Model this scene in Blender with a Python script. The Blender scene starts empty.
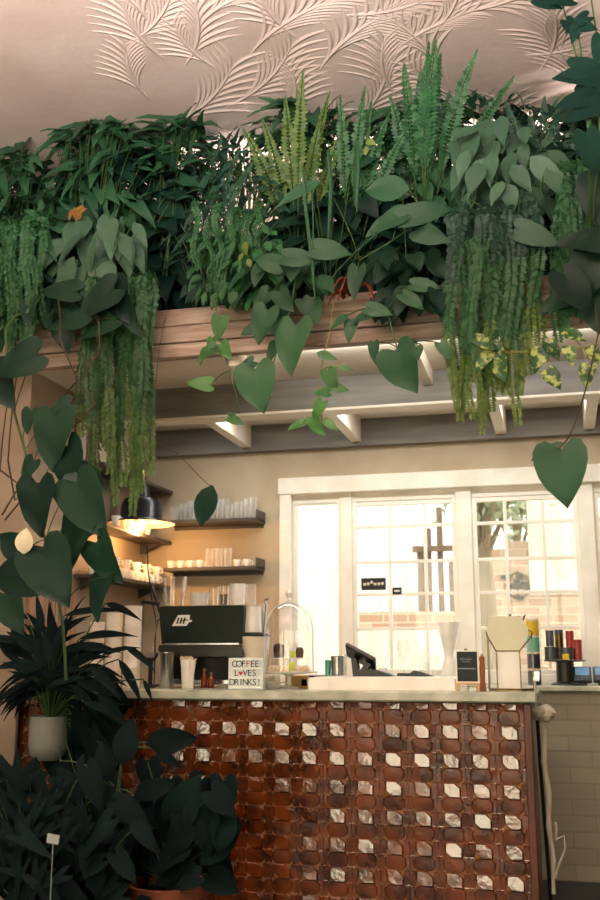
import bpy, math, random
from mathutils import Vector as V, Matrix
random.seed(11)
PI=math.pi
sc=bpy.context.scene
COL=sc.collection
R_=random.uniform
# ------------------------------------------------------------------ camera
FPX=1000.0; YAW=math.radians(14.5); PIT=math.atan(0.210); CAMZ=1.25
ca,sa,cp,sp=math.cos(YAW),math.sin(YAW),math.cos(PIT),math.sin(PIT)
CAM=V((0,0,CAMZ))
FW=V((-sa*cp,ca*cp,sp)); RT=V((ca,sa,0)); UP=V((sa*sp,-ca*sp,cp))
def ray(px,py): return FW+RT*((px-300)/FPX)-UP*((py-450)/FPX)
def at(px,py,Y):                      # point of the plane y=Y seen there
    r=ray(px,py); return CAM+r*(Y/r.y)
def atz(px,py,Z):
    r=ray(px,py); return CAM+r*((Z-CAMZ)/r.z)
def atx(px,py,X):
    r=ray(px,py); return CAM+r*(X/r.x)
def xat(px,Y,z=1.1):                  # world x of a column on plane Y near height z
    lo,hi=0,900
    for _ in range(40):
        m=(lo+hi)/2
        if at(px,m,Y).z>z: lo=m
        else: hi=m
    return at(px,lo,Y).x
def mpp(p):                           # metres per pixel at a point
    return (V(p)-CAM).dot(FW)/FPX
cd=bpy.data.cameras.new('camera'); cam=bpy.data.objects.new('camera',cd); COL.objects.link(cam)
cam.location=CAM; cam.rotation_euler=(PI/2+PIT,0,YAW)
cd.sensor_fit='VERTICAL'; cd.sensor_height=36; cd.sensor_width=24; cd.lens=40.0
cd.clip_start=.05; cd.clip_end=200
cd.dof.use_dof=True; cd.dof.focus_distance=5.0; cd.dof.aperture_fstop=2.0
sc.camera=cam
# ------------------------------------------------------------------ materials
def lin(c):
    if isinstance(c,str): c=[int(c[i:i+2],16)/255 for i in (0,2,4)]
    return tuple(x/12.92 if x<=.04045 else ((x+.055)/1.055)**2.4 for x in c)+(1,)
def newmat(name):
    m=bpy.data.materials.new(name); m.use_nodes=True
    nt=m.node_tree; b=nt.nodes['Principled BSDF']; return m,nt,b
def mat(name,c,rough=.5,metal=0,ior=1.45,c2=None,scale=8,bump=0,bscale=40,emit=None,est=0,coat=0,stretch=None,alpha=None,detail=4):
    m,nt,b=newmat(name); N=nt.nodes; L=nt.links
    b.inputs['Base Color'].default_value=lin(c); b.inputs['Roughness'].default_value=rough
    b.inputs['Metallic'].default_value=metal; b.inputs['IOR'].default_value=ior
    b.inputs['Coat Weight'].default_value=coat
    tc=N.new('ShaderNodeTexCoord'); mp=N.new('ShaderNodeMapping'); L.new(tc.outputs['Object'],mp.inputs[0])
    if stretch: mp.inputs['Scale'].default_value=stretch
    nz=N.new('ShaderNodeTexNoise'); nz.inputs['Scale'].default_value=scale; nz.inputs['Detail'].default_value=detail; L.new(mp.outputs[0],nz.inputs['Vector'])
    mx=N.new('ShaderNodeMix'); mx.data_type='RGBA'
    cc=lin(c); 
    if c2 is None: c2l=tuple(x*.86 for x in cc[:3])+(1,)
    else: c2l=lin(c2)
    rp=N.new('ShaderNodeMapRange'); rp.inputs[1].default_value=.35; rp.inputs[2].default_value=.65
    L.new(nz.outputs[0],rp.inputs[0]); L.new(rp.outputs[0],mx.inputs[0])
    mx.inputs[6].default_value=cc; mx.inputs[7].default_value=c2l
    L.new(mx.outputs[2],b.inputs['Base Color'])
    if bump:
        n2=N.new('ShaderNodeTexNoise'); n2.inputs['Scale'].default_value=bscale; n2.inputs['Detail'].default_value=5; L.new(mp.outputs[0],n2.inputs['Vector'])
        bp=N.new('ShaderNodeBump'); bp.inputs['Strength'].default_value=bump; bp.inputs['Distance'].default_value=.01
        L.new(n2.outputs[0],bp.inputs['Height']); L.new(bp.outputs[0],b.inputs['Normal'])
    if emit: b.inputs['Emission Color'].default_value=lin(emit); b.inputs['Emission Strength'].default_value=est
    return m
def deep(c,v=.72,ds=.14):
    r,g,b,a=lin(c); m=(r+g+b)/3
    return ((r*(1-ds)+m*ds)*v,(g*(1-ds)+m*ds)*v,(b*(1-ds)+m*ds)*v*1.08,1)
def leafmat(name,c,c2,rough=.4,trans=.35,tcol=None,vein=None,spec=.4):
    m,nt,b=newmat(name); N=nt.nodes; L=nt.links
    g=N.new('ShaderNodeNewGeometry'); mx=N.new('ShaderNodeMix'); mx.data_type='RGBA'
    mx.inputs[6].default_value=deep(c); mx.inputs[7].default_value=deep(c2)
    L.new(g.outputs['Random Per Island'],mx.inputs[0])
    out=mx.outputs[2]
    tc=N.new('ShaderNodeTexCoord'); nz=N.new('ShaderNodeTexNoise'); nz.inputs['Scale'].default_value=30; L.new(tc.outputs['Object'],nz.inputs['Vector'])
    if vein:
        m2=N.new('ShaderNodeMix'); m2.data_type='RGBA'
        rp=N.new('ShaderNodeMapRange'); rp.inputs[1].default_value=.5; rp.inputs[2].default_value=.62
        L.new(nz.outputs[0],rp.inputs[0]); L.new(rp.outputs[0],m2.inputs[0]); L.new(out,m2.inputs[6]); m2.inputs[7].default_value=lin(vein)
        out=m2.outputs[2]
    L.new(out,b.inputs['Base Color']); b.inputs['Roughness'].default_value=rough
    b.inputs['Specular IOR Level'].default_value=spec
    bp=N.new('ShaderNodeBump'); bp.inputs['Strength'].default_value=.25; bp.inputs['Distance'].default_value=.005
    L.new(nz.outputs[0],bp.inputs['Height']); L.new(bp.outputs[0],b.inputs['Normal'])
    t=N.new('ShaderNodeBsdfTranslucent'); 
    hs=N.new('ShaderNodeHueSaturation'); hs.inputs['Hue'].default_value=.487; hs.inputs['Value'].default_value=1.7; L.new(out,hs.inputs['Color'])
    L.new(hs.outputs[0],t.inputs['Color'])
    ms=N.new('ShaderNodeMixShader'); ms.inputs[0].default_value=trans
    L.new(b.outputs[0],ms.inputs[1]); L.new(t.outputs[0],ms.inputs[2]); L.new(ms.outputs[0],N['Material Output'].inputs[0])
    return m
def glassmat(name,tint='ffffff',fac=.12,rough=.02):
    m,nt,b=newmat(name); N=nt.nodes; L=nt.links
    t=N.new('ShaderNodeBsdfTransparent'); t.inputs[0].default_value=lin(tint)
    g=N.new('ShaderNodeBsdfGlossy'); g.inputs['Roughness'].default_value=rough
    lw=N.new('ShaderNodeLayerWeight'); lw.inputs[0].default_value=.25
    mr=N.new('ShaderNodeMapRange'); mr.inputs[3].default_value=fac*.5; mr.inputs[4].default_value=min(1,fac*5); L.new(lw.outputs['Facing'],mr.inputs[0])
    ms=N.new('ShaderNodeMixShader'); L.new(mr.outputs[0],ms.inputs[0]); L.new(t.outputs[0],ms.inputs[1]); L.new(g.outputs[0],ms.inputs[2])
    L.new(ms.outputs[0],N['Material Output'].inputs[0]); return m
def highlight_glass(name):  # clear glass with white mixed in toward the edges for its highlights
    m,nt,b=newmat(name); N=nt.nodes; L=nt.links
    b.inputs['Base Color'].default_value=(.9,.92,.9,1); b.inputs['Roughness'].default_value=.08
    t=N.new('ShaderNodeBsdfTransparent'); lw=N.new('ShaderNodeLayerWeight'); lw.inputs[0].default_value=.35
    mr=N.new('ShaderNodeMapRange'); mr.inputs[3].default_value=.05; mr.inputs[4].default_value=.45; L.new(lw.outputs['Facing'],mr.inputs[0])
    ms=N.new('ShaderNodeMixShader'); L.new(mr.outputs[0],ms.inputs[0]); L.new(t.outputs[0],ms.inputs[1]); L.new(b.outputs[0],ms.inputs[2])
    L.new(ms.outputs[0],N['Material Output'].inputs[0]); return m
def brickmat(name,c1,c2,cm,sc_=5,bump=.5,w=.24,h=.075,rough=.7):
    m,nt,b=newmat(name); N=nt.nodes; L=nt.links
    tc=N.new('ShaderNodeTexCoord'); mp=N.new('ShaderNodeMapping'); L.new(tc.outputs['Object'],mp.inputs[0])
    mp.inputs['Rotation'].default_value=(PI/2,0,0)
    br=N.new('ShaderNodeTexBrick'); L.new(mp.outputs[0],br.inputs['Vector'])
    br.inputs['Scale'].default_value=1; br.inputs['Brick Width'].default_value=w; br.inputs['Row Height'].default_value=h; br.inputs['Mortar Size'].default_value=.006
    br.inputs['Color1'].default_value=lin(c1); br.inputs['Color2'].default_value=lin(c2); br.inputs['Mortar'].default_value=lin(cm)
    L.new(br.outputs['Color'],b.inputs['Base Color']); b.inputs['Roughness'].default_value=rough
    bp=N.new('ShaderNodeBump'); bp.inputs['Strength'].default_value=bump; bp.inputs['Distance'].default_value=.008; bp.invert=True
    L.new(br.outputs['Fac'],bp.inputs['Height']); L.new(bp.outputs[0],b.inputs['Normal'])
    return m
M=dict(
 plaster=mat('ceiling_plaster','d3beb4',.45,c2='c8b0a5',scale=2,bump=.15,bscale=25),
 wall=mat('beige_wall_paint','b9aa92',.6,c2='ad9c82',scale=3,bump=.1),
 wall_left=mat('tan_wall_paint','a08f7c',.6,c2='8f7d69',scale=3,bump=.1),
 shadewall=mat('loft_shade_colour','1c2430',.8),  # near-black colour stands for the unlit loft behind the plants
 soffit=mat('white_soffit_paint','e9e0d2',.5,c2='dcd0bf',scale=4,bump=.05),
 beam=mat('grey_beam_paint','77736c',.45,c2='5f5b55',scale=6,stretch=(.3,3,3),bump=.1),
 white=mat('white_gloss_paint','f0ece2',.35,c2='e2dccf',scale=5),
 cream=mat('cream_paint','d9cfb9',.4,c2='c9bda4',scale=4),
 brick=brickmat('painted_brick','8f8a75','868170','7f7a68',w=.26,h=.09),
 floor=brickmat('dark_floor_tile','2b3d4d','24333f','11161b',w=.4,h=.4,bump=.2,rough=.35),
 plank=mat('weathered_plank','b3a092',.6,c2='8a7263',scale=6,stretch=(.6,4,5),bump=.4,bscale=18),
 soil=mat('soil','120e0c',.9,bump=.8,bscale=60),
 tile=mat('glazed_terracotta_tile','743a18',.10,ior=1.95,c2='43200f',scale=9,bump=.35,bscale=24),
 grout=mat('brown_grout','94683f',.7,c2='6d442a',scale=20),
 edge=mat('brown_wood_edge','5a2c16',.4,c2='421e0f',scale=8,stretch=(3,3,.4)),
 marble=mat('worn_marble','b9b8a4',.22,c2='858b76',scale=7,bump=.03,detail=8),
 porcelain=mat('white_porcelain','f3efe6',.25),
 paper=mat('paper','fbf5e8',.7,c2='f0e7d6'),
 black=mat('black_plastic','0d0f13',.35),
 blackmetal=mat('black_enamel','14151d',.28),
 copper=mat('pink_white_enamel','e9c9ae',.5),
 steel=mat('brushed_steel','c4c6c4',.25,metal=1,c2='a5a7a5',scale=30,stretch=(1,1,.1)),
 brass=mat('aged_brass','7d6a42',.35,metal=1,c2='57482b',scale=20),
 shelf=mat('grey_shelf','4a4641',.45,c2='37332f',scale=8,stretch=(.4,3,3)),
 glass=glassmat('clear_glass'), pane=glassmat('window_glass',fac=.05),
 whitened=highlight_glass('whitened_glass'),
 green=mat('dark_green_enamel','142019',.4,ior=1.3,c2='0e1712'),
 darkgrey=mat('dark_grey_metal','34352f',.35,metal=.4),
 panelwood=mat('brown_panel_wood','a07c62',.5,c2='84624a',scale=7,stretch=(4,4,.5),bump=.1),
 wood=mat('orange_wood','a5643a',.5,c2='7d4526',scale=7,stretch=(4,4,.5),bump=.1),
 lightwood=mat('light_wood','d8a860',.5,c2='c08e4a',scale=10,stretch=(4,1,1)),
 chalk=mat('blackboard','1a2527',.7,c2='222e30'),
 chalkline=mat('chalk','9ea8a8',.9),
 terra=mat('terracotta','7a4128',.8,c2='64331f',bump=.2),
 potwhite=mat('white_ceramic_pot','84877e',.5,c2='74776f'),
 potdark=mat('dark_plastic_pot','15191a',.5),
 cookie=mat('dark_chocolate_cake','3a2018',.7,bump=.6),
 lime=mat('lime_card','b9c832',.5), teal=mat('teal_plastic','5fb39a',.4), red=mat('red_tin','b23a38',.35,c2='7d2422',scale=60),
 greytin=mat('grey_tin','4b5050',.3,metal=.3), yellow=mat('yellow_card','d9b42c',.5), blue=mat('navy_plastic','1d2c44',.35),
 pastry=mat('pale_pastry','e7d9c4',.7,c2='cfae84',scale=20,bump=.5), amber=mat('amber_glass','7a2c0c',.12,c2='4d1806'),
 kraft=mat('kraft_brown','9a5a34',.6), cloth=mat('white_cotton','aaa695',.85,c2='969180',bump=.4,bscale=30),
 creamcard=mat('cream_card','d9d8ba',.55,c2='cfceb0'), screen=mat('lit_screen','5d7fa0',.15,emit='8ab4d8',est=.35,c2='3a5876',scale=60),
 lightbox=mat('white_lightbox','d5ded9',.4), letter=mat('black_letter','2b2f33',.6), redletter=mat('red_letter','c0392f',.5),
 bark=mat('bark','8f8672',.9,c2='6a6353',scale=14,stretch=(3,3,.4),bump=.8), stem=mat('green_stem','3f5a2c',.5,c2='2e4522'),  # bark paled to put garden haze into its colour
 brownstem=mat('brown_stem','4a3a24',.7,c2='30261a'), tendril=mat('yellow_stem','8a8a3c',.5),
 outwhite=mat('white_outdoor_boards','eeeeec',.6,c2='dcdbd8',scale=2,stretch=(6,1,.3)),
 outbrick=brickmat('outdoor_brick','b99a86','d6c6b8','ddd6cb',w=.22,h=.075),
 outground=mat('pale_paving','bdb5a6',.8,c2='a39a8a',scale=3),
 outwood=mat('brown_fence_wood','86766a',.8,c2='65574c',scale=5,stretch=(6,6,.4)),  # wood brown lightened to stand for the haze outdoors
 bulb=mat('bulb_glow','ffd9a0',.3,emit='ffb060',est=14),
 redbark=mat('red_brown_stipule','93412a',.6,c2='6c2c1e',scale=25,bump=.5),
 spathe=mat('cream_spathe','d8cfae',.5),
 tag=mat('grey_plant_tag','9aa09c',.6),
 l_dark=leafmat('dark_leaf','1f4a30','14352a',.42,.25,spec=.22),
 l_mid=leafmat('mid_leaf','3f7548','2a5a3a',.4,.3,spec=.28),
 l_grey=leafmat('silver_green_leaf','587d59','3c6349',.45,.25,spec=.25),
 l_bright=leafmat('bright_leaf','559a48','3c7a3c',.38,.4),
 l_vari=leafmat('variegated_leaf','3d7a38','27592b',.36,.4,vein='a9b96a'),
 l_tips=leafmat('fern_tip_green','4f7c3a','6c8e40',.5,.5),
 l_mids=leafmat('fern_middle_green','3f7438','2f6234',.5,.45),
 l_lime=leafmat('lime_fern','7f9a3a','5c8434',.5,.5),
 l_fern=leafmat('fern_green','3f8446','2b6639',.5,.4),
 l_ferndk=leafmat('fern_dark','2c5f48','204a39',.5,.35),
 l_yellow=leafmat('yellow_leaf','93a83c','7f963a',.4,.5),
 l_orange=leafmat('orange_petal','b5701e','a5851e',.5,.4),
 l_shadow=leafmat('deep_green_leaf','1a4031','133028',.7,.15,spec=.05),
 l_floor=leafmat('shade_darkened_leaf','0d2622','091b1a',.8,.1,spec=.12),  # leaf green darkened to carry the shade of the lower left
 l_out=leafmat('garden_leaf','a9b894','8ba077',.6,.5),  # leaf green paled, haze put into the colour
 potting=mat('grey_slab','8a8578',.6),
)
# ------------------------------------------------------------------ mesh builder
HEART=[(0,.0),(-.10,.10),(-.19,.22),(-.17,.36),(-.05,.47),(.12,.50),(.32,.48),(.52,.41),(.70,.29),(.86,.13),(1,0)]
ARROW=[(0,.0),(-.12,.12),(-.26,.26),(-.34,.40),(-.22,.46),(0,.40),(.2,.33),(.45,.25),(.68,.16),(.86,.07),(1,0)]
class MB:
    def __init__(s): s.v=[]; s.f=[]; s.mi=[]; s.m=0
    def add(s,vs,fs):
        o=len(s.v); s.v+= [V(p) for p in vs]; s.f+=[tuple(i+o for i in f) for f in fs]; s.mi+=[s.m]*len(fs)
    def box(s,x0,x1,y0,y1,z0,z1,b=0,T=None):
        if b<=0:
            vs=[(x,y,z) for z in (z0,z1) for y in (y0,y1) for x in (x0,x1)]
            fs=[(0,2,3,1),(4,5,7,6),(0,1,5,4),(2,6,7,3),(0,4,6,2),(1,3,7,5)]
        else:
            vs=[];idx={}
            X=(x0,x1);Y=(y0,y1);Z=(z0,z1)
            for i in (0,1):
                for j in (0,1):
                    for k in (0,1):
                        sx=b if i==0 else -b; sy=b if j==0 else -b; sz=b if k==0 else -b
                        for a,p in enumerate(((X[i],Y[j]+sy,Z[k]+sz),(X[i]+sx,Y[j],Z[k]+sz),(X[i]+sx,Y[j]+sy,Z[k]))):
                            idx[i,j,k,a]=len(vs); vs.append(p)
            fs=[]
            for i in (0,1): fs.append([idx[i,j,k,0] for j,k in ((0,0),(1,0),(1,1),(0,1))])
            for j in (0,1): fs.append([idx[i,j,k,1] for i,k in ((0,0),(1,0),(1,1),(0,1))])
            for k in (0,1): fs.append([idx[i,j,k,2] for i,j in ((0,0),(1,0),(1,1),(0,1))])
            for i in (0,1):
                for j in (0,1): fs.append([idx[i,j,0,0],idx[i,j,1,0],idx[i,j,1,1],idx[i,j,0,1]])
                for k in (0,1): fs.append([idx[i,0,k,0],idx[i,1,k,0],idx[i,1,k,2],idx[i,0,k,2]])
            for j in (0,1):
                for k in (0,1): fs.append([idx[0,j,k,1],idx[1,j,k,1],idx[1,j,k,2],idx[0,j,k,2]])
            for i in (0,1):
                for j in (0,1):
                    for k in (0,1): fs.append([idx[i,j,k,0],idx[i,j,k,1],idx[i,j,k,2]])
        if T: vs=[T@V(p) for p in vs]
        s.add(vs,fs); return s
    def tube(s,pts,r,n=6,cap=True):
        pts=[V(p) for p in pts]; k=len(pts); rs=r if isinstance(r,(list,tuple)) else [r]*k
        vs=[];fs=[]
        t0=(pts[1]-pts[0]).normalized(); ref=V((0,0,1)) if abs(t0.z)<.9 else V((1,0,0)); u=t0.cross(ref).normalized()
        for i,p in enumerate(pts):
            t=(pts[min(i+1,k-1)]-pts[max(i-1,0)]).normalized()
            u=(u-t*u.dot(t)); u=u.normalized() if u.length>1e-6 else t.orthogonal().normalized()
            w=t.cross(u)
            for j in range(n):
                a=2*PI*j/n; vs.append(p+(u*math.cos(a)+w*math.sin(a))*rs[i])
        for i in range(k-1):
            for j in range(n):
                fs.append((i*n+j,i*n+(j+1)%n,(i+1)*n+(j+1)%n,(i+1)*n+j))
        if cap: fs.append(tuple(range(n-1,-1,-1))); fs.append(tuple((k-1)*n+j for j in range(n)))
        s.add(vs,fs); return s
    def lathe(s,prof,c=(0,0,0),n=20,T=None,sx=1,sy=1):
        vs=[];fs=[]; k=len(prof)
        for (r,z) in prof:
            for j in range(n):
                a=2*PI*j/n; p=V((c[0]+r*sx*math.cos(a),c[1]+r*sy*math.sin(a),c[2]+z)); vs.append(T@p if T else p)
        for i in range(k-1):
            for j in range(n): fs.append((i*n+j,i*n+(j+1)%n,(i+1)*n+(j+1)%n,(i+1)*n+j))
        if prof[0][0]>1e-4: fs.append(tuple(range(n-1,-1,-1)))
        if prof[-1][0]>1e-4 and not getattr(s,'open',False): fs.append(tuple((k-1)*n+j for j in range(n)))
        s.add(vs,fs); return s
    def prism(s,poly,d0,d1,axis='y'):
        n=len(poly); vs=[]
        for d in (d0,d1):
            for a,b in poly: vs.append({'y':(a,d,b),'x':(d,a,b),'z':(a,b,d)}[axis])
        fs=[tuple(range(n)),tuple(range(2*n-1,n-1,-1))]+[(i,(i+1)%n,n+(i+1)%n,n+i) for i in range(n)]
        s.add(vs,fs); return s
    def leaf(s,o,d,nrm,L,W,kind='heart',droop=.25,fold=.15,rows=6):
        o=V(o); d=V(d).normalized(); nrm=V(nrm); nrm=(nrm-d*nrm.dot(d))
        nrm=nrm.normalized() if nrm.length>1e-5 else d.orthogonal().normalized()
        sd=d.cross(nrm)
        vs=[];fs=[]; cols=(-1,-.55,0,.55,1)
        if kind in ('heart','arrow'):
            tab=HEART if kind=='heart' else ARROW; rows=9 if rows>=6 else 6
            for i in range(rows+1):
                t=i/rows*(len(tab)-1); a=min(int(t),len(tab)-2); f=t-a
                rx=tab[a][0]*(1-f)+tab[a+1][0]*f; ry=tab[a][1]*(1-f)+tab[a+1][1]*f; cx=max(0,min(1,i/rows))
                for c in cols:
                    q=abs(c); x=cx*(1-q)+rx*q if i<rows else 1; y=ry*c*W
                    if i==0: x=rx*q
                    z=-droop*max(x,0)**2*L-droop*.5*(max(-x,0))*L+fold*abs(y)+.05*W*q*math.sin(7*x+2*c)
                    vs.append(o+d*(L*x)+sd*y+nrm*z)
            nc=5
            for i in range(rows):
                for j in range(nc-1):
                    a=i*nc+j; fs.append((a,a+1,a+nc+1,a+nc))
            s.add(vs,fs); return s
        for i in range(rows+1):
            t=i/rows
            if kind=='heart': w=.5*W*(1-t**2.4)**.68*min(1,.66+t*1.7); lb=.24
            elif kind=='arrow': w=.5*W*(1-t)**.8*min(1,.75+t*1.2); lb=.34
            elif kind=='oval': w=.5*W*max(.04,math.sin(PI*min(1,t**.85)))**.75; lb=0
            else: w=.5*W*max(.03,math.sin(PI*t**.7)); lb=0
            if i==rows: w=.5*W*.02
            for c in cols:
                along=t-lb*abs(c)**1.3*(1-t)**2*(1 if kind in('heart','arrow') else 0)
                z=-droop*t*t*L+fold*abs(c)*w - .12*L*0 + .025*W*math.sin(5*t+3*c)
                vs.append(o+d*(L*along)+sd*(w*c)+nrm*z)
        nc=len(cols)
        for i in range(rows):
            for j in range(nc-1):
                a=i*nc+j; fs.append((a,a+1,a+nc+1,a+nc))
        s.add(vs,fs); return s
    def frond(s,path,pl,step=.012,pw=.35,plane=None,taper=True,tip=.25,sweep=.35):
        """leaflets both sides of a path; pl leaflet length"""
        path=[V(p) for p in path]; tot=sum((path[i+1]-path[i]).length for i in range(len(path)-1))
        dist=0; i=0; acc=0; n=int(tot/step)
        seg=[(path[i+1]-path[i]).length for i in range(len(path)-1)]
        cum=[0]
        for q in seg: cum.append(cum[-1]+q)
        si=0
        for k in range(n):
            t=k/n; D=t*tot
            while si<len(seg)-1 and cum[si+1]<D: si+=1
            p=path[si].lerp(path[si+1],(D-cum[si])/max(seg[si],1e-6)); tg=(path[si+1]-path[si]).normalized()
            pn=V(plane) if plane is not None else V((0,-1,.3))
            sd=tg.cross(pn); sd=sd.normalized() if sd.length>1e-4 else tg.orthogonal().normalized()
            up=sd.cross(tg)
            env=(min(1,.35+t*3)*(1-max(0,(t-.3)/.7)**1.5*(1-tip))) if taper else 1-.4*t**4
            for sg in (-1,1):
                l=pl*env*R_(.8,1.15); dd=(sd*sg+tg*sweep+up*R_(-.35,.35)).normalized(); ww=tg*(step*pw*1.3)
                b=p; e=p+dd*l-V((0,0,1))*l*.15
                m_=p+dd*l*.5
                s.add([b,m_+ww,e,m_-ww],[(0,1,2,3)])
        return s
    def build(s,name,m,parent=None,smooth=True,loc=None):
        me=bpy.data.meshes.new(name); off=V((0,0,0))
        if parent is not None: off=PW(parent)
        elif loc is not None: off=V(loc)
        me.from_pydata([tuple(p-off) for p in s.v],[],s.f)
        ms=m if isinstance(m,(list,tuple)) else [m]
        for q in ms: me.materials.append(M[q] if isinstance(q,str) else q)
        if len(ms)>1: me.polygons.foreach_set('material_index',s.mi)
        if smooth:
            me.polygons.foreach_set('use_smooth',[True]*len(me.polygons)); 
        me.update()
        if smooth: me.set_sharp_from_angle(angle=math.radians(40))
        o=bpy.data.objects.new(name,me); COL.objects.link(o)
        if parent is not None: o.parent=parent
        elif loc is not None: o.location=off
        return o
def PW(o):
    p=V(o.location)
    while o.parent is not None: o=o.parent; p+=V(o.location)
    return p
def tag(o,label,cat,group=None,kind=None):
    o['label']=label; o['category']=cat
    if group: o['group']=group
    if kind: o['kind']=kind
    return o
def thing(name,loc,label,cat,group=None):
    o=bpy.data.objects.new(name,None); o.empty_display_size=.05; COL.objects.link(o); o.location=loc
    return tag(o,label,cat,group)
def struct(mb,name,m,smooth=False):
    o=mb.build(name,m,smooth=smooth); o['kind']='structure'; return o
def copy_tree(o,parent=None):
    c=o.copy(); COL.objects.link(c); c.parent=parent
    for ch in list(o.children): copy_tree(ch,c)
    return c
def text_mb(txt,size,T,depth=.001):
    cu=bpy.data.curves.new('t','FONT'); cu.body=txt; cu.size=size; cu.extrude=depth; cu.align_x='CENTER'; cu.align_y='CENTER'
    ob=bpy.data.objects.new('t',cu); COL.objects.link(ob)
    dg=bpy.context.evaluated_depsgraph_get(); me=bpy.data.meshes.new_from_object(ob.evaluated_get(dg))
    mb=MB(); mb.add([T@v.co for v in me.vertices],[tuple(p.vertices) for p in me.polygons])
    bpy.data.objects.remove(ob); bpy.data.curves.remove(cu); bpy.data.meshes.remove(me); return mb
# ------------------------------------------------------------------ key dimensions
XL=-2.88; XL2=-3.75; YW=6.70; YB=5.03; ZT=1.10; ZS=2.885; ZC=4.40; XR=3.2; YR=-3.0; YF=4.86
# ------------------------------------------------------------------ room shell
struct(MB().box(-7.5,XR,YR,YW+.2,-.1,0),'floor','floor')
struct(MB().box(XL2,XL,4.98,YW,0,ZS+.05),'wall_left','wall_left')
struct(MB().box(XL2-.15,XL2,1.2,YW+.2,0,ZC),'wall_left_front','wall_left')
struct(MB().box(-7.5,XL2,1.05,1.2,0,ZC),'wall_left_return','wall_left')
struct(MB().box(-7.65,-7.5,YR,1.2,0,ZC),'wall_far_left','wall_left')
struct(MB().box(XR,XR+.15,YR,YW+.2,0,ZC),'wall_right','wall')
# window opening in the back wall
WX0=at(285,560,YW).x; WX1=1.15; WZ0=1.02; WZ1=at(440,478,YW).z
b=MB()
b.box(XL2,WX0,YW,YW+.2,0,ZS).box(WX1,XR,YW,YW+.2,0,ZS).box(WX0,WX1,YW,YW+.2,0,WZ0).box(WX0,WX1,YW,YW+.2,WZ1,ZS)
struct(b,'wall_back','wall')
struct(MB().box(XL2,XR,YW,YW+.2,ZS,ZC),'wall_loft','shadewall')
# low painted brick wall with ledge under the window
struct(MB().box(-.6,XR,6.36,YW,0,ZT-.035),'wall_low_brick','brick')
struct(MB().box(-2.2,XR,6.33,YW+.02,ZT-.035,ZT,.006),'trim_1','marble')
# unseen rear wall; shopfront panes inferred from tile glints, added for light
RW=[(-6.9,-3.5,.35,2.9),(-2.35,.75,.35,2.9)]
b=MB(); xs=[-7.5,-6.9,-3.5,-2.35,.75,XR]
b.box(-7.5,-6.9,YR-.2,YR,0,ZC).box(-3.5,-2.35,YR-.2,YR,0,ZC).box(.75,XR,YR-.2,YR,0,ZC)
for (x0,x1,z0,z1) in RW: b.box(x0,x1,YR-.2,YR,0,z0).box(x0,x1,YR-.2,YR,z1,ZC)
struct(b,'wall_rear','wall')
for i,(x0,x1,z0,z1) in enumerate(RW):
    f=MB(); n=4
    f.box(x0,x1,YR-.12,YR-.06,z0,z0+.06).box(x0,x1,YR-.12,YR-.06,z1-.06,z1)
    for k in range(n+1):
        x=x0+(x1-x0)*k/n; f.box(x-.03,x+.03,YR-.12,YR-.06,z0,z1)
    o=struct(f,'window_%d'%(i+2),'white')
    MB().box(x0,x1,YR-.095,YR-.09,z0,z1).build('window_pane','pane',o,False)
# ---- ceiling with moulded palm frond relief
b=MB(); b.box(-7.5,XR,YR,YW+.2,ZC,ZC+.1)
def ridge(p0,ctrl,p1,w,h,n=8):
    """a half-lens ridge hanging under the ceiling plane, sharp crest, tapering ends"""
    vs=[];fs=[]
    for i in range(n+1):
        t=i/n; p=p0*(1-t)**2+ctrl*2*t*(1-t)+p1*t*t
        q=(ctrl-p0)*(1-t)+(p1-ctrl)*t; q=V((q.x,q.y,0)).normalized(); sd=V((-q.y,q.x,0))
        e=math.sin(PI*min(1,t*.9+.08))**.7
        for k,(a,hh) in enumerate(((-1,.0),(-.35,.75),(.15,1),(1,0))):
            vs.append(V((p.x+sd.x*a*w*e,p.y+sd.y*a*w*e,ZC+.003-h*hh*e)))
    for i in range(n):
        for k in range(3): fs.append((i*4+k,i*4+k+1,i*4+k+5,i*4+k+4))
    return vs,fs
def frond_relief(px,py,ang,Lpx,curl=.5,pairs=8):
    base=atz(px,py,ZC); tip=atz(px+Lpx*math.cos(ang),py-Lpx*math.sin(ang),ZC)
    base.z=tip.z=0
    d=tip-base; L=d.length; pr=V((-d.y,d.x,0))
    ctrl=base+d*.5+pr*.18*curl
    b.add(*ridge(base,ctrl,tip,.022,.012,10))
    for k in range(pairs):
        t=.12+.8*k/pairs
        p=base*(1-t)**2+ctrl*2*t*(1-t)+tip*t*t
        q=((ctrl-base)*(1-t)+(tip-ctrl)*t).normalized(); n_=V((-q.y,q.x,0))
        l=L*.62*(1-t*.5)
        for sg in (-1,1):
            e=p+q*l*.95+n_*sg*l*.62; c=p+q*l*.62+n_*sg*l*.02
            b.add(*ridge(p,c,e,.020,.009,8))
rr=random.Random(4)
FR=[(150,100,2.0,60),(165,128,.75,100),(165,60,2.2,85),(225,108,.9,100),(250,55,.5,110),(262,135,.4,80),(320,70,.7,105),(345,130,1.0,90),(395,50,.5,90),(440,75,2.3,90),(500,110,2.6,110),(525,55,.3,90),(575,110,2.0,90),(125,45,1.0,80),(200,22,.4,95),(345,15,.3,100),(460,12,.4,100),(560,8,2.5,90),(480,165,1.2,70),(400,150,.9,70),(185,65,1.5,70),(300,40,2.2,80),(285,120,1.6,60),(400,100,1.7,70),(430,35,1.2,70),(540,70,1.4,70),(150,25,2.4,70),(220,70,2.3,70)]
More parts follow.
